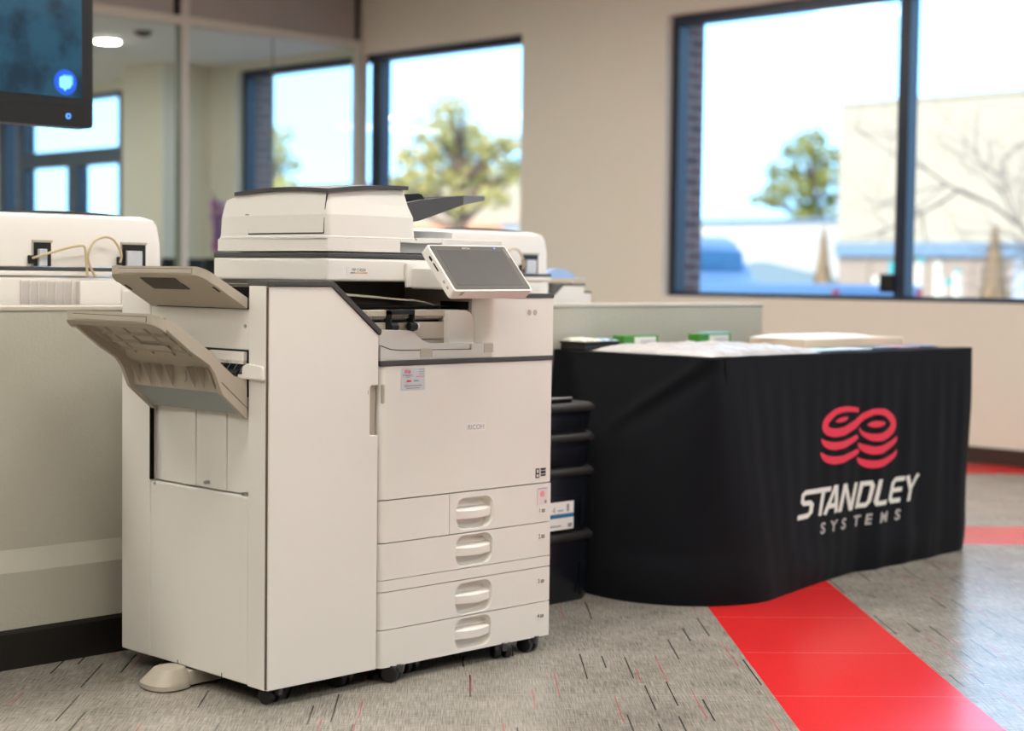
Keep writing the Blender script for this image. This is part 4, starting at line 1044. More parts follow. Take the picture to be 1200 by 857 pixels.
# ------------------------------------------------------------------ copiers behind the low wall (seen from behind)
CABLE = mat('beige_cable', (196, 178, 146), 0.5, 0.3)
def rear_copier(xr, label, y=0.955, cables=True):
    t = thing('multifunction_copier', label, 'copier', (xr - 0.29, y + 0.34, 0), 'copiers standing behind the low wall')
    x0 = xr - 0.587
    B(x0, xr - 0.003, y, y + 0.66, 0.045, 0.965).build('main_body', WHITE2, t, bevel=0.006)
    B(x0, xr + 0.002, y - 0.006, y + 0.48, 0.967, 0.980).build('scanner_unit', WHITE2, t, bevel=0.003)
    B(x0, xr + 0.002, y - 0.006, y + 0.48, 0.980, 0.990).build('scanner_trim', TRIM, t, bevel=0.002)
    def rg(z, e, yb, yf):
        return [(p[0], p[1], z) for p in rrect(x0 + e, xr - e, yb, yf, 0.025, 4)]
    rings = [rg(0.991, 0.0, y, y + 0.47), rg(1.06, 0.003, y, y + 0.47), rg(1.105, 0.008, y + 0.006, y + 0.465), rg(1.122, 0.016, y + 0.012, y + 0.455), rg(1.131, 0.045, y + 0.03, y + 0.44), rg(1.1335, 0.15, y + 0.034, y + 0.43)]
    a = MB().loft(rings).build('document_feeder', WHITE2, t, smooth=30)
    mb = MB(); nn = 20
    pr2 = [(x0 + 0.05 + (0.487) * k / nn, 1.126 + 0.013 * sin(pi * (k / nn)) ** 0.7) for k in range(nn + 1)]
    mb.prism(pr2 + [(p[0], p[1] - 0.0045) for p in reversed(pr2)], 'y', y + 0.03, y + 0.44)
    mb.build('feeder_top_cover', TRIM, a, bevel=0.001)
    for hx, w in ((xr - 0.400, 0.052), (xr - 0.136, 0.076)):
        h = B(hx, hx + w, y - 0.0015, y + 0.002, 0.992, 1.055).build('hinge_recess', BLACK, a)
        B(hx + 0.012, hx + w - 0.016, y - 0.012, y - 0.001, 0.992, 1.037).build('hinge_plate', STICK, h, bevel=0.002)
        MB().box(hx - 0.003, hx + w + 0.003, y - 0.004, y - 0.0005, 1.054, 1.060).box(hx - 0.003, hx, y - 0.004, y - 0.0005, 0.992, 1.056).build('hinge_frame', GREYT, h)
        B(hx - 0.016, hx - 0.002, y - 0.012, y - 0.0005, 0.998, 1.02).build('cable_plug', BLACK, h, bevel=0.002)
    mb = MB()
    for k in range(14): mb.box(xr - 0.435, xr - 0.285, y - 0.0035, y - 0.0005, 0.885 + k * 0.005, 0.8872 + k * 0.005)
    for k in range(7): mb.box(xr - 0.435 + k * 0.0245, xr - 0.432 + k * 0.0245, y - 0.004, y - 0.0005, 0.882, 0.955)
    mb.build('vent_grille', PAPERB, t)
    B(xr - 0.275, xr - 0.150, y - 0.022, y - 0.0005, 0.60, 0.955).build('cable_duct', WHITE2, t, bevel=0.004)
    B(xr - 0.115, xr - 0.05, y - 0.003, y - 0.0005, 0.70, 0.945).build('rear_cover', PAPERB, t, bevel=0.002)
    if cables:
        mb = MB()
        p1 = [(xr - 0.41, y - 0.014, 1.012), (xr - 0.38, y - 0.022, 1.022), (xr - 0.33, y - 0.025, 1.037), (xr - 0.28, y - 0.025, 1.047), (xr - 0.262, y - 0.025, 1.043), (xr - 0.258, y - 0.025, 1.01), (xr - 0.252, y - 0.022, 0.965)]
        p2 = [(xr - 0.148, y - 0.014, 1.005), (xr - 0.150, y - 0.022, 1.03), (xr - 0.175, y - 0.025, 1.065), (xr - 0.205, y - 0.025, 1.072), (xr - 0.235, y - 0.025, 1.058), (xr - 0.252, y - 0.025, 1.025), (xr - 0.247, y - 0.025, 0.995), (xr - 0.228, y - 0.022, 0.965)]
        for pp in (p1, p2):
            q = [Vector(pp[0])]
            for i in range(len(pp) - 1):
                a_, b_, c_, d_ = [Vector(pp[max(0, min(len(pp) - 1, i + k))]) for k in (-1, 0, 1, 2)]
                for s in range(1, 7):
                    u = s / 6
                    q.append(0.5 * (2 * b_ + (c_ - a_) * u + (2 * a_ - 5 * b_ + 4 * c_ - d_) * u * u + (3 * b_ - a_ - 3 * c_ + d_) * u ** 3))
            MB().tube(q, 0.0035, 8).build('signal_cable', CABLE, t, smooth=60)
    return t
rear_copier(0.024, 'white copier seen from behind with beige cables, behind the low wall below the display')
rear_copier(1.572, 'white copier seen from behind over the touch panel, behind the low wall')
rf = thing('document_finisher', 'white finisher with sloped dark-edged top behind the low wall, right of the touch panel', 'finisher', (1.68, 1.2, 0))
MB().prism([(1.580, 0.045), (1.80, 0.045), (1.80, 0.925), (1.765, 0.925), (1.765, 0.948), (1.655, 0.950), (1.580, 0.890)], 'y', 0.97, 1.55).build('finisher_body', WHITE2, rf, bevel=0.003)
MB().prism([(1.578, 0.893), (1.655, 0.9515), (1.766, 0.9515), (1.766, 0.958), (1.652, 0.958), (1.578, 0.901)], 'y', 0.966, 1.55).build('top_trim', TRIM, rf, bevel=0.001)
B(1.766, 1.80, 0.968, 1.55, 0.926, 0.932).build('side_trim', TRIM, rf)
pp_ = MB().box(1.60, 1.76, 1.02, 1.30, 0.9585, 0.975).build('paper_ream', mat('tan_paper', (214, 196, 170), 0.6), None, bevel=0.002)
tag(pp_, 'tan stack of paper on the white finisher behind the low wall', 'papers')
arch = [(1.625 + 0.175 * k / 12, 0.9765 + 0.034 * sin(pi * k / 12) ** 0.8) for k in range(13)]
bl = MB().prism([(1.625, 0.9755)] + arch + [(1.845, 0.9770), (1.845, 0.9755)], 'y', 1.04, 1.28)
blo = bl.build('blue_folder', mat('light_blue_film', (160, 188, 232), 0.3, 0.5), None, smooth=60)
tag(blo, 'light blue curved folder on the tan paper stack behind the low wall', 'folder')

# ------------------------------------------------------------------ wall display on a floor stand
TVY = 1.72
def tvx(x): return x
sx1 = 0.262; sx0 = sx1 - 1.30; sz0 = 1.4315; sz1 = sz0 + 0.82
tv = thing('display_screen', 'large black interactive display with dark blue picture, top left behind a copier', 'display', ((sx0 + sx1) / 2, TVY + 0.25, 0))
TVB = mat('display_bezel_black', (30, 28, 27), 0.35, 0.4, var=0.06)
mb = MB().prism(rrect(sx0, sx1, sz0, sz1, 0.014), 'y', TVY, TVY + 0.07)
tvb = mb.build('display_case', TVB, tv, bevel=0.003)
def screen_mat():
    m = mat('display_picture', (20, 40, 56), 0.12, 0.5)
    nt = m.node_tree; b = nt.nodes['Principled BSDF']
    tcn = nt.nodes.new('ShaderNodeTexCoord')
    n1 = nt.nodes.new('ShaderNodeTexNoise'); n1.inputs['Scale'].default_value = 9; n1.inputs['Detail'].default_value = 5
    nt.links.new(tcn.outputs['Object'], n1.inputs['Vector'])
    rp = nt.nodes.new('ShaderNodeValToRGB'); nt.links.new(n1.outputs['Fac'], rp.inputs[0])
    rp.color_ramp.elements[0].position = 0.36; rp.color_ramp.elements[0].color = lin((26, 44, 58))
    rp.color_ramp.elements[1].position = 0.56; rp.color_ramp.elements[1].color = lin((40, 82, 104))
    nt.links.new(rp.outputs[0], b.inputs['Emission Color']); b.inputs['Emission Strength'].default_value = 0.75
    return m
B(sx0 + 0.045, sx1 - 0.020, TVY - 0.0015, TVY + 0.001, sz0 + 0.066, sz1 - 0.02).build('glass_border', BLACK, tvb)
scr = B(sx0 + 0.06, sx1 - 0.042, TVY - 0.0035, TVY - 0.0015, sz0 + 0.092, sz1 - 0.045).build('screen', screen_mat(), tvb)
icx, icz = sx1 - 0.100, sz0 + 0.138
def disc(cx, cz, R, y0, y1, n=40): return MB().prism([(cx + R * cos(2 * pi * k / n), cz + R * sin(2 * pi * k / n)) for k in range(n)], 'y', y0, y1)
disc(icx, icz, 0.040, TVY - 0.0045, TVY - 0.0035).build('chat_icon', mat('icon_blue', (0, 60, 170), emit=(0, 82, 205), estr=0.8), scr)
MB().prism(rrect(icx - 0.012, icx + 0.026, icz - 0.010, icz + 0.023, 0.008), 'y', TVY - 0.0052, TVY - 0.0046).build('chat_bubble', mat('icon_mid', (90, 170, 240), emit=(90, 176, 240), estr=0.8), scr)
fb = rrect(icx - 0.022, icx + 0.018, icz - 0.019, icz + 0.017, 0.008)
mb = MB().prism(fb, 'y', TVY - 0.0060, TVY - 0.0053).prism([(icx - 0.009, icz - 0.018), (icx + 0.005, icz - 0.018), (icx - 0.002, icz - 0.028)], 'y', TVY - 0.0060, TVY - 0.0053)
mb.build('chat_bubble', mat('icon_light', (120, 205, 255), emit=(120, 205, 255), estr=0.9), scr)
mb = MB(); n = 24
px_, pz_ = sx1 - 0.088, sz0 + 0.034
vs = [(px_ + R * cos(2 * pi * k / n), TVY - 0.002, pz_ + R * sin(2 * pi * k / n)) for R in (0.0085, 0.0055) for k in range(n)]
mb.add(vs + [(p[0], TVY, p[2]) for p in vs], [(k, (k + 1) % n, n + (k + 1) % n, n + k) for k in range(n)] + [(k, 2 * n + k, 2 * n + (k + 1) % n, (k + 1) % n) for k in range(n)])
mb.build('power_ring', mat('led_blue', (80, 150, 255), emit=(90, 160, 255), estr=1.6), tvb)
mb = MB().box(-0.66, -0.60, TVY + 0.09, TVY + 0.15, 0.06, 1.95).box(-0.22, -0.16, TVY + 0.09, TVY + 0.15, 0.06, 1.95).box(-0.66, -0.16, TVY + 0.10, TVY + 0.14, 0.60, 0.66)
mb.build('stand_column', BLACK, tv, bevel=0.004)
MB().box(-0.72, -0.10, TVY + 0.0705, TVY + 0.089, 1.62, 1.95).build('mount_plate', BLACK, tv)
mb = MB().box(-0.69, -0.57, TVY + 0.02, TVY + 0.65, 0.0, 0.06).box(-0.25, -0.13, TVY + 0.02, TVY + 0.65, 0.0, 0.06); mb.build('stand_base', BLACK, tv, bevel=0.006)

# ------------------------------------------------------------------ office behind the glass
CHAIRM = mat('chair_black_mesh', (26, 24, 26), 0.7, 0.3, var=0.1)
def office_chair(x, y, label):
    t = thing('office_chair', label, 'chair', (x, y, 0), 'dark chairs beyond the glass partition')
    MB().prism(rrect(x - 0.23, x + 0.23, y - 0.23, y + 0.23, 0.08), 'z', 0.44, 0.51).build('seat', CHAIRM, t, bevel=0.015)
    mb = MB()
    def f(u, v, o=0.0):
        a = (u - 0.5)
        return (x + a * (0.46 - 0.12 * v * v), y - 0.25 - 0.03 * v + 0.12 * a * a + o, 0.55 + 0.53 * v)
    nu, nv = 10, 12
    vs = [f(i / nu, j / nv) for j in range(nv + 1) for i in range(nu + 1)] + [f(i / nu, j / nv, 0.035) for j in range(nv + 1) for i in range(nu + 1)]
    n0 = (nu + 1) * (nv + 1); fs = []
    for j in range(nv):
        for i in range(nu):
            q = j * (nu + 1) + i; fs += [(q, q + 1, q + nu + 2, q + nu + 1), (q + n0, q + nu + 1 + n0, q + nu + 2 + n0, q + 1 + n0)]
    for i in range(nu):
        for j in (0, nv): q = j * (nu + 1) + i; fs.append((q, q + 1, q + 1 + n0, q + n0))
    for j in range(nv):
        for i in (0, nu): q = j * (nu + 1) + i; fs.append((q, q + nu + 1, q + nu + 1 + n0, q + n0))
    mb.add(vs, fs).build('backrest', CHAIRM, t, smooth=50)
    B(x - 0.03, x + 0.03, y - 0.245, y - 0.20, 0.42, 0.60).build('back_stem', BLACK, t)
    MB().cyl((x, y, 0.10), (x, y, 0.44), 0.03).build('gas_column', BLACK, t)
    mb = MB()
    for k in range(5):
        a = 2 * pi * k / 5; mb.tube([(x, y, 0.10), (x + 0.28 * cos(a), y + 0.28 * sin(a), 0.06)], [0.03, 0.018], 8)
    b = mb.build('star_base', BLACK, t)
    for k in range(5):
        a = 2 * pi * k / 5; MB().ball((x + 0.28 * cos(a), y + 0.28 * sin(a), 0.03), 0.03, 12).build('caster', BLACK, t)
    return t
office_chair(4.60, 7.90, 'black office chair beyond the glass, leftmost of the three dark chairs')
office_chair(5.22, 8.47, 'black office chair beyond the glass, middle of the three dark chairs')
office_chair(4.53, 7.25, 'black office chair beyond the glass, rightmost of the three dark chairs')
ft = thing('side_table', 'small white pedestal under the purple flowers beyond the glass partition', 'table', (5.055, 7.85, 0))
mb = MB().cyl((5.055, 7.85, 0), (5.055, 7.85, 0.03), 0.11).build('base', PAPERB, ft); MB().cyl((5.055, 7.85, 0.03), (5.055, 7.85, 0.70), 0.03).build('column', PAPERB, ft); MB().cyl((5.055, 7.85, 0.70), (5.055, 7.85, 0.73), 0.14).build('tabletop', PAPERB, ft)
fw_ = thing('flower_arrangement', 'tall spray of purple and pink flowers in a vase, behind the copier feeder', 'flowers', (5.055, 7.85, 0.73))
prf = [(0.05, 0.0), (0.075, 0.08), (0.06, 0.2), (0.035, 0.26), (0.045, 0.29)]
MB().loft([[(5.055 + r_ * cos(2 * pi * k / 20), 7.85 + r_ * sin(2 * pi * k / 20), 0.731 + z) for k in range(20)] for r_, z in prf]).build('vase', mat('vase_grey', (150, 150, 160), 0.3), fw_, smooth=50)
mbs = MB(); pm = [MB(), MB(), MB()]
rng = random.Random(4)
for k in range(7):
    a = rng.uniform(0, 6.28); L_ = rng.uniform(0.02, 0.07); top = rng.uniform(1.48, 1.68)
    pts = [(5.055 + L_ * cos(a) * q ** 1.3, 7.85 + L_ * sin(a) * q ** 1.3, 1.0 + (top - 1.0) * q) for q in (0, 0.25, 0.5, 0.75, 1)]
    mbs.tube(pts, 0.004, 6)
    for q in range(24):
        u = rng.uniform(0.2, 1); cx = 5.055 + L_ * cos(a) * u + rng.uniform(-0.03, 0.03); cy = 7.85 + L_ * sin(a) * u + rng.uniform(-0.03, 0.03); cz = 1.0 + (top - 1.0) * u
        for p in range(4):
            an = rng.uniform(0, 6.28); el = rng.uniform(-0.5, 0.9); R = 0.036
            d = Vector((cos(an) * cos(el), sin(an) * cos(el), sin(el))); s = Vector((-sin(an), cos(an), 0)) * 0.016
            pm[rng.choice((0, 0, 1, 2))].add([(cx, cy, cz), Vector((cx, cy, cz)) + d * R * 0.6 + s, Vector((cx, cy, cz)) + d * R, Vector((cx, cy, cz)) + d * R * 0.6 - s], [(0, 1, 2, 3)])
mbs.build('stems', mat('stem_green', (70, 100, 60)), fw_)
for q, (mm, nmx) in enumerate(((mat('petal_purple', (196, 120, 206), 0.6), 'purple_blossoms'), (mat('petal_pink', (246, 150, 194), 0.6), 'pink_blossoms'), (mat('petal_blue', (160, 164, 236), 0.6), 'blue_blossoms'))):
    pm[q].build(nmx, mm, fw_)

# ------------------------------------------------------------------ outside
GZ = -0.4
struct(B(6.0, 140, -60, 120, GZ - 0.2, GZ).build('ground', mat('parking_lot_asphalt', (150, 150, 150), 0.9, 0.2, bump=(40, 0.3, 0.01), var=0.1, vscale=0.6)))

def pickup(xc, y_tail):
    """a pickup parked along y, tail at y_tail, cab further along +y; its -x side faces the window"""
    t = thing('pickup_truck', 'light blue pickup truck parked outside the right window', 'truck', (xc, y_tail + 2.7, GZ))
    PAINT = mat('truck_paint_blue', (96, 136, 178), 0.3, 0.5, var=0.04); GL = mat('truck_glass_blue', (44, 108, 150), 0.1, 0.6)
    x0, x1 = xc - 0.92, xc + 0.92; Yt = y_tail
    b0 = GZ + 0.45; rail = 0.93
    mb = MB().prism([(Yt, b0), (Yt, rail - 0.02), (Yt + 0.05, rail), (Yt + 2.30, rail), (Yt + 2.30, b0)], 'x', x0, x0 + 0.09)
    mb.prism([(Yt, b0), (Yt, rail - 0.02), (Yt + 0.05, rail), (Yt + 2.30, rail), (Yt + 2.30, b0)], 'x', x1 - 0.09, x1)
    mb.box(x0 + 0.09, x1 - 0.09, Yt, Yt + 0.07, b0, rail - 0.03).box(x0 + 0.09, x1 - 0.09, Yt + 2.23, Yt + 2.30, b0, rail).box(x0 + 0.09, x1 - 0.09, Yt + 0.07, Yt + 2.23, b0, b0 + 0.06)
    mb.build('cargo_bed', PAINT, t, bevel=0.015)
    c0 = Yt + 2.34
    side = [(c0, b0), (c0, rail + 0.02), (c0 + 0.10, rail + 0.05), (c0 + 0.38, 1.43), (c0 + 0.55, 1.515), (c0 + 1.55, 1.53), (c0 + 1.9, 1.42), (c0 + 2.55, rail + 0.06), (c0 + 3.55, rail - 0.06), (c0 + 3.75, rail - 0.25), (c0 + 3.75, b0)]
    mb = MB().prism(side, 'x', x0, x1)
    cab = mb.build('cab', PAINT, t, bevel=0.03, seg=3)
    MB().prism([(c0 + 0.42, rail + 0.13), (c0 + 0.62, 1.40), (c0 + 1.10, 1.43), (c0 + 1.10, rail + 0.13)], 'x', x0 - 0.006, x0 + 0.02).prism([(c0 + 1.18, rail + 0.13), (c0 + 1.18, 1.43), (c0 + 1.60, 1.43), (c0 + 1.92, 1.33), (c0 + 2.2, rail + 0.13)], 'x', x0 - 0.006, x0 + 0.02).build('side_window', GL, cab, bevel=0.004)
    MB().box(x0 + 0.2, x1 - 0.2, c0 + 0.14, c0 + 0.16, rail + 0.15, rail + 0.4).build('rear_window', GL, cab)
    for y in (Yt + 1.30, Yt + 5.20):
        for a, b in ((x0 - 0.01, x0 + 0.22), (x1 - 0.22, x1 + 0.01)):
            w_ = MB().cyl((a, y, GZ + 0.37), (b, y, GZ + 0.37), 0.37, seg=32).build('wheel', BLACK, t, bevel=0.03)
            MB().cyl((a - 0.006, y, GZ + 0.37), (b + 0.006, y, GZ + 0.37), 0.2, seg=24).build('wheel_hub', STEEL, w_)
    MB().box(x0 - 0.006, x0 + 0.03, c0 + 1.3, c0 + 1.42, rail - 0.06, rail - 0.03).build('door_handle', BLACK, cab)
    MB().box(x0 - 0.03, x1 + 0.03, Yt - 0.12, Yt - 0.005, b0 - 0.02, b0 + 0.16).build('rear_bumper', STEEL, t, bevel=0.02)
    MB().box(x0 + 0.005, x0 + 0.11, Yt - 0.01, Yt + 0.02, b0 + 0.22, rail - 0.05).box(x1 - 0.11, x1 - 0.005, Yt - 0.01, Yt + 0.02, b0 + 0.22, rail - 0.05).build('tail_lamp', mat('tail_lamp_red', (170, 30, 30), 0.2), t)
    return t
pickup(13.9, 7.55)

def leaf_tree(name, label, base, crown, n, col, trunk_r, seed, group=None, size=0.12):
    """crown: list of (x, y, z, r) clumps"""
    rg = random.Random(seed)
    t = thing(name, label, 'tree', base, group)
    mb = MB()
    top = max(c[2] for c in crown)
    mb.tube([(base[0], base[1], base[2]), (base[0], base[1], base[2] + (top - base[2]) * 0.5), (base[0], base[1], top)], [trunk_r, trunk_r * 0.7, trunk_r * 0.2], 10)
    for c in crown:
        zb = base[2] + (c[2] - base[2]) * 0.8
        mb.tube([(base[0], base[1], zb), ((base[0] + c[0]) / 2, (base[1] + c[1]) / 2, (zb + c[2]) / 2 + 0.05), (c[0], c[1], c[2])], [trunk_r * 0.45, trunk_r * 0.3, trunk_r * 0.12], 6)
    mb.build('trunk', mat('bark_brown', (120, 100, 84), 0.9, 0.2, var=0.2), t)
    lf = MB()
    tot = sum(c[3] ** 2 for c in crown)
    for c in crown:
        for k in range(int(n * c[3] ** 2 / tot)):
            d = Vector((rg.gauss(0, 1), rg.gauss(0, 1), rg.gauss(0, 0.7))).normalized() * c[3] * rg.uniform(0.25, 1.0) ** 0.6
            p = Vector(c[:3]) + d; p.z = c[2] + d.z * 0.75
            a = Vector((rg.gauss(0, 1), rg.gauss(0, 1), rg.gauss(0, 1))).normalized(); b = a.cross(Vector((rg.gauss(0, 1), rg.gauss(0, 1), rg.gauss(0, 1)))).normalized()
            s = size * rg.uniform(0.6, 1.3)
            lf.add([p - a * s, p + b * s * 0.45, p + a * s, p - b * s * 0.45], [(0, 1, 2, 3)])
    lf.build('foliage', col, t)
    return t
PINE = mat('pine_needles_olive', (150, 148, 78), 0.8, 0.2, var=0.35, vscale=2.0)
PINE2 = mat('pine_needles_yellow_green', (196, 184, 116), 0.8, 0.2, var=0.35, vscale=1.2)
def pine(name, label, base, crown, n, m, r, seed, **k):
    g_ = random.Random(seed + 50)          # clumps stand in front of and behind the trunk, not in one sheet
    dx, dy = base[0] + 2.6, base[1] + 3.0; l_ = math.hypot(dx, dy)
    cr = []
    for c in crown:
        q = g_.uniform(-1.5, 1.5)
        cr.append((c[0] + q * dx / l_, c[1] + q * dy / l_, c[2], c[3]))
    return leaf_tree(name, label, base, cr, n, m, r, seed, **k)
# pine seen in the right window (about 50 m out)
C2 = [(50, 33.7, 6.35, 0.62), (50, 34.3, 5.7, 0.75), (50.3, 33.2, 5.55, 0.75), (49.8, 34.9, 5.05, 0.7), (50, 33.9, 5.0, 0.8), (50, 32.9, 4.7, 0.65), (50.2, 35.4, 4.45, 0.62), (49.8, 34.3, 4.3, 0.7), (50, 33.2, 4.1, 0.75), (50, 36.1, 4.0, 0.42), (50.1, 35.3, 3.9, 0.5), (50, 34.0, 3.6, 0.55), (50, 33.0, 3.45, 0.5), (50, 34.3, 3.2, 0.45)]
pine('pine_tree', 'olive green pine tree seen through the right window', (50, 33.7, GZ), C2, 3000, PINE, 0.22, 2, group='pine trees outside the windows')
# pine filling the left window (about 30 m out)
C1 = [(30, 32.2, 5.55, 0.6), (30, 31.6, 5.2, 0.65), (30, 32.8, 4.95, 0.7), (30, 33.5, 4.4, 0.7), (30, 32.1, 4.6, 0.7), (30, 31.2, 4.55, 0.7), (30, 30.3, 4.5, 0.6), (30, 29.5, 4.55, 0.5), (30, 29.2, 3.9, 0.6), (30, 30.2, 3.8, 0.7), (30, 31.3, 3.75, 0.75), (30, 32.4, 3.8, 0.75), (30, 33.6, 3.7, 0.7), (30, 34.5, 3.5, 0.5), (30, 33.0, 3.1, 0.6), (30, 31.7, 3.0, 0.55), (30, 30.3, 3.1, 0.5), (30, 34.2, 2.9, 0.5)]
pine('pine_tree', 'broad yellow-green pine tree seen through the window left of the wall pier', (30, 31.6, GZ), C1, 3900, PINE2, 0.25, 5, group='pine trees outside the windows')
C3 = [(32, 42.6, 5.6, 0.5), (32, 43.0, 5.0, 0.6), (32, 42.3, 4.6, 0.6), (32, 43.2, 4.2, 0.6), (32, 42.4, 3.8, 0.6), (32, 43.0, 3.3, 0.6), (32, 42.0, 3.1, 0.5)]
pine('pine_tree', 'slim pine tree seen through the glass partition and the window beyond it', (32, 42.7, GZ), C3, 1100, PINE2, 0.2, 8, group='pine trees outside the windows')

def cone_shrub(x, y, h, r, label, seed):
    rg = random.Random(seed)
    t = thing('conical_shrub', label, 'shrub', (x, y, GZ), 'brown conical shrubs outside the right window')
    MB().tube([(x, y, GZ), (x, y, GZ + h * 0.9)], [0.06, 0.01], 8).build('trunk', mat('bark_brown', (120, 100, 84)), t)
    lf = MB()
    for k in range(1500):
        u = rg.uniform(0.02, 1) ; z = GZ + h * (0.05 + 0.95 * u); R = r * (1 - u) ** 0.8 * rg.uniform(0.4, 1.0); a = rg.uniform(0, 6.283)
        p = Vector((x + R * cos(a), y + R * sin(a), z)); d = Vector((cos(a) * 0.3, sin(a) * 0.3, 1)).normalized(); s = Vector((-sin(a), cos(a), 0))
        lf.add([p - d * 0.09, p + s * 0.025, p + d * 0.10, p - s * 0.025], [(0, 1, 2, 3)])
    lf.build('foliage', mat('dry_foliage_tan', (176, 150, 118), 0.9, 0.1, var=0.3, vscale=6), t)
cone_shrub(20, 12.50, 2.14, 0.30, 'brown conical shrub behind the bed of the pickup truck', 1)
cone_shrub(20, 9.49, 2.14, 0.42, 'brown conical shrub near the right edge, right of the window mullion', 2)

STUC = mat('stucco_cream', (188, 176, 154), 0.9, 0.2, var=0.03, vscale=0.8)
BLUEB = mat('fascia_blue', (122, 146, 166), 0.6, 0.3)
TANB = mat('brick_tan_pale', (168, 150, 134), 0.9, 0.2, var=0.10, vscale=3)
cb = thing('commercial_building', 'cream building with a blue band, seen through the right window behind the bare tree', 'building', (38, 14, GZ))
B(35, 46, 0, 22.375, 1.95, 5.55).build('upper_wall', STUC, cb)
B(35.05, 46, 0, 22.375, GZ, 1.60).build('lower_wall', TANB, cb)
B(34.9, 46, -0.05, 22.40, 1.60, 1.95).build('blue_band', BLUEB, cb)
B(34.95, 46, -0.03, 22.39, 5.55, 5.65).build('roof_coping', STUC, cb)
B(35.0, 35.06, 13.0, 17.3, GZ, 1.58).build('garage_door', mat('garage_door_white', (180, 188, 196), 0.6), cb)
for k in range(4): B(34.99, 35.04, 18.4 + k * 1.0, 18.5 + k * 1.0, GZ, 1.59).build('wall_pilaster', TANB, cb)
wbld = thing('white_building', 'long low white building beyond the pickup truck in the right window', 'building', (43, 33, GZ))
B(40, 46, 25.60, 40, GZ, 2.72).build('walls', mat('painted_block_white', (206, 204, 196), 0.9, 0.2, var=0.02), wbld)
B(39.9, 46.1, 25.5, 40.1, 2.72, 2.84).build('roof_edge', mat('roof_edge_slate', (120, 140, 158), 0.7), wbld)
for k in range(5): B(39.97, 40.02, 28.0 + k * 2.4, 29.0 + k * 2.4, GZ, 1.3).build('door', mat('door_pale_grey', (196, 206, 214), 0.6), wbld)
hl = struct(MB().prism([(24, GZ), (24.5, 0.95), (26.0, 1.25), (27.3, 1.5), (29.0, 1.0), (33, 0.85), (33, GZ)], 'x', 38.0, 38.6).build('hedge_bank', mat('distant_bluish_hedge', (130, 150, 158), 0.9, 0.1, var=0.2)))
lb_ = thing('storefront_building', 'pale low building behind the pine tree outside the left window', 'building', (46, 45, GZ))
B(44, 54, 42.5, 62, GZ, 4.6).build('walls', STUC, lb_)
B(43.9, 54.1, 42.4, 62.1, 4.6, 4.85).build('roof_edge', mat('roof_edge_slate', (120, 140, 158), 0.7), lb_)
for k in range(6): B(43.97, 44.02, 43.4 + k * 3.0, 45.2 + k * 3.0, 0.2, 2.4).build('shop_window', mat('shop_window_blue', (150, 176, 200), 0.3), lb_)
B(43.4, 44, 43, 61, 2.7, 3.0).build('awning', mat('awning_orange', (222, 150, 110), 0.7), lb_)

# playground: each post and panel is a part
pg = thing('playground_set', 'cream and teal playground posts in front of the cream building', 'playground', (22, 12.2, GZ))
POST = mat('playground_cream', (238, 226, 200), 0.6); TEAL = mat('playground_teal', (60, 165, 165), 0.5)
for x, y, z in ((22, 12.80, 1.05), (22.3, 12.60, 1.25), (22, 11.98, 1.28), (22.6, 11.88, 1.05), (22, 11.62, 1.30), (22.5, 11.52, 1.10), (22, 11.27, 1.12), (22.6, 11.10, 0.95)):
    MB().cyl((x, y, GZ), (x, y, z), 0.06, seg=14).build('post', POST, pg)
MB().box(22.0, 22.06, 12.42, 12.56, 0.95, 1.30).box(22.0, 22.06, 11.30, 11.50, 0.92, 1.02).box(22.0, 22.06, 11.9, 12.0, 1.28, 1.36).box(22, 22.06, 11.22, 11.32, 1.12, 1.18).build('teal_panel', TEAL, pg)
MB().prism([(12.55, 0.75), (12.65, 0.75), (12.80, GZ + 0.2), (12.92, GZ + 0.2), (12.92, GZ), (12.72, GZ)], 'x', 22.0, 22.25).build('slide', TEAL, pg)
MB().box(21.97, 22.6, 11.1, 12.8, 0.52, 0.60).build('deck', mat('deck_blue_grey', (120, 130, 150), 0.6), pg)

# bare winter tree just past the right edge
def bare_tree(x, y, label, seed):
    rg = random.Random(seed)
    t = thing('bare_tree', label, 'tree', (x, y, GZ))
    mb = MB(); tw = MB()
    def grow(p, d, L_, r_, lvl):
        q = [p]; dd = d.copy()
        for k in range(4):
            dd = (dd + Vector((rg.gauss(0, 0.12), rg.gauss(0, 0.12), rg.gauss(0.0, 0.08)))).normalized()
            q.append(q[-1] + dd * L_ / 4)
        (mb if lvl < 2 else tw).tube(q, [r_ * (1 - 0.13 * k) for k in range(5)], 6 if lvl < 2 else 4)
        if lvl >= 4: return
        for k in range(5 if lvl == 0 else 4):
            s = q[2 + k % 3] if lvl else q[2 + min(2, k // 2)]
            a = Vector((rg.gauss(0, 1), rg.gauss(0, 1), rg.gauss(0.1, 0.6))).normalized()
            nd = (dd * 0.75 + a * 0.85).normalized()
            grow(s, nd, L_ * rg.uniform(0.62, 0.82), r_ * 0.52, lvl + 1)
    grow(Vector((x, y, GZ)), Vector((0, 0, 1)), 2.15, 0.07, 0)
    BK_ = mat('winter_bark_grey', (128, 116, 108), 0.9, 0.2, var=0.15)
    mb.build('trunk', BK_, t); tw.build('twigs', BK_, t)
bare_tree(17.0, 6.25, 'leafless grey winter tree at the right edge of the right window', 12)

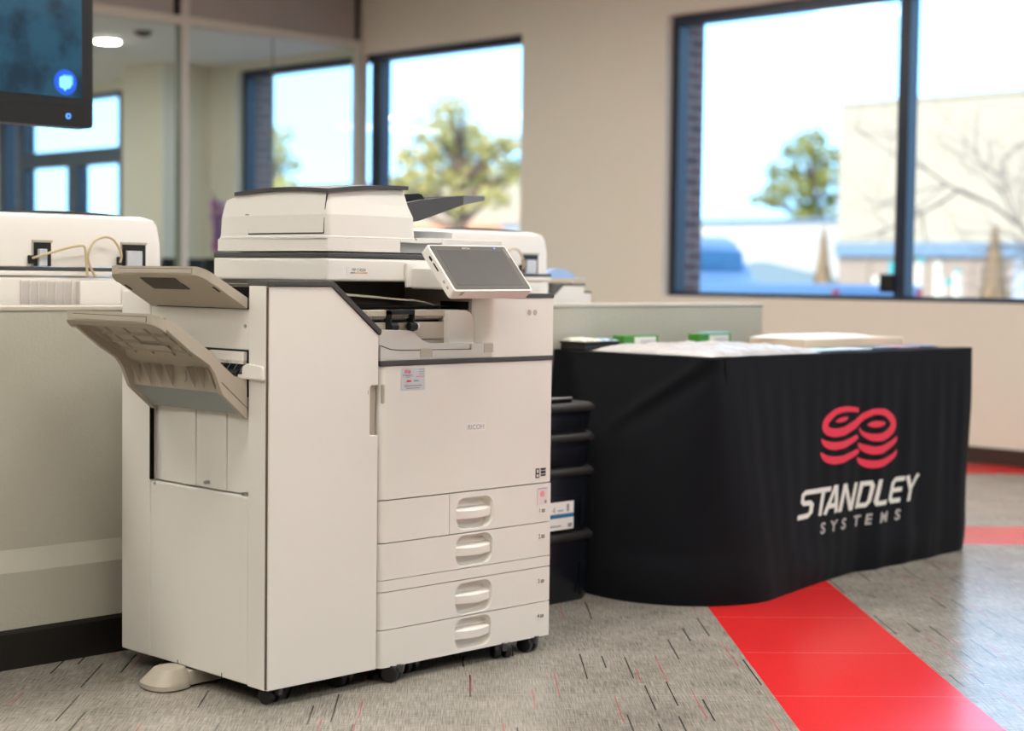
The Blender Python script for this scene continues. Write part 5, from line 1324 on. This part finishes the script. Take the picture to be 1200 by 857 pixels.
# ------------------------------------------------------------------ daylight
wd = bpy.data.worlds.new('sky'); SC.world = wd; wd.use_nodes = True
nt = wd.node_tree; bg = nt.nodes['Background']
tcw = nt.nodes.new('ShaderNodeTexCoord'); spw = nt.nodes.new('ShaderNodeSeparateXYZ'); nt.links.new(tcw.outputs['Generated'], spw.inputs[0])
rw = nt.nodes.new('ShaderNodeValToRGB'); mw = nt.nodes.new('ShaderNodeMapRange')
mw.inputs[1].default_value = -1.0; mw.inputs[2].default_value = 1.0; nt.links.new(spw.outputs[2], mw.inputs[0]); nt.links.new(mw.outputs[0], rw.inputs[0])
e = rw.color_ramp.elements
e[0].position = 0.49; e[0].color = (0.30, 0.30, 0.30, 1)
e[1].position = 0.50; e[1].color = (0.33, 0.66, 1.0, 1)
for po, cc in ((0.60, (0.28, 0.62, 1.0, 1)), (0.72, (0.36, 0.46, 0.62, 1)), (1.0, (0.22, 0.32, 0.50, 1))):
    q = e.new(po); q.color = cc
nt.links.new(rw.outputs[0], bg.inputs[0]); bg.inputs[1].default_value = 3.5
sd_ = bpy.data.lights.new('sun', 'SUN'); sd_.energy = 5.0; sd_.angle = radians(0.6); sd_.color = (1, 0.88, 0.70)
so = bpy.data.objects.new('sun', sd_); COL.objects.link(so)
so.rotation_euler = Vector((0.80, 0.15, -0.58)).to_track_quat('-Z', 'Y').to_euler()

# ------------------------------------------------------------------ camera
cd = bpy.data.cameras.new('camera'); co = bpy.data.objects.new('camera', cd); COL.objects.link(co)
fwd = Vector((0.7070, 0.7052, -0.0536)).normalized(); upv = Vector((0.0287, 0.0471, 0.9985))
rt = fwd.cross(upv).normalized(); upv = rt.cross(fwd).normalized()
M = Matrix((rt, upv, -fwd)).transposed().to_4x4(); M.translation = Vector((-2.5931, -3.0227, 0.984))
co.matrix_world = M
cd.sensor_width = 36.0; cd.lens = 1968.4 / 1200 * 36.0
cd.clip_end = 400
cd.dof.use_dof = True; cd.dof.focus_distance = 4.0; cd.dof.aperture_fstop = 2.3
SC.camera = co
SC.view_settings.view_transform = 'Standard'; SC.view_settings.look = 'None'
SC.view_settings.exposure = 0.2; SC.view_settings.gamma = 1.0; SC.view_settings.use_curve_mapping = False
SC.cycles.use_denoising = True
SC.cycles.max_bounces = 10; SC.cycles.transparent_max_bounces = 16
SC.cycles.sample_clamp_indirect = 8.0
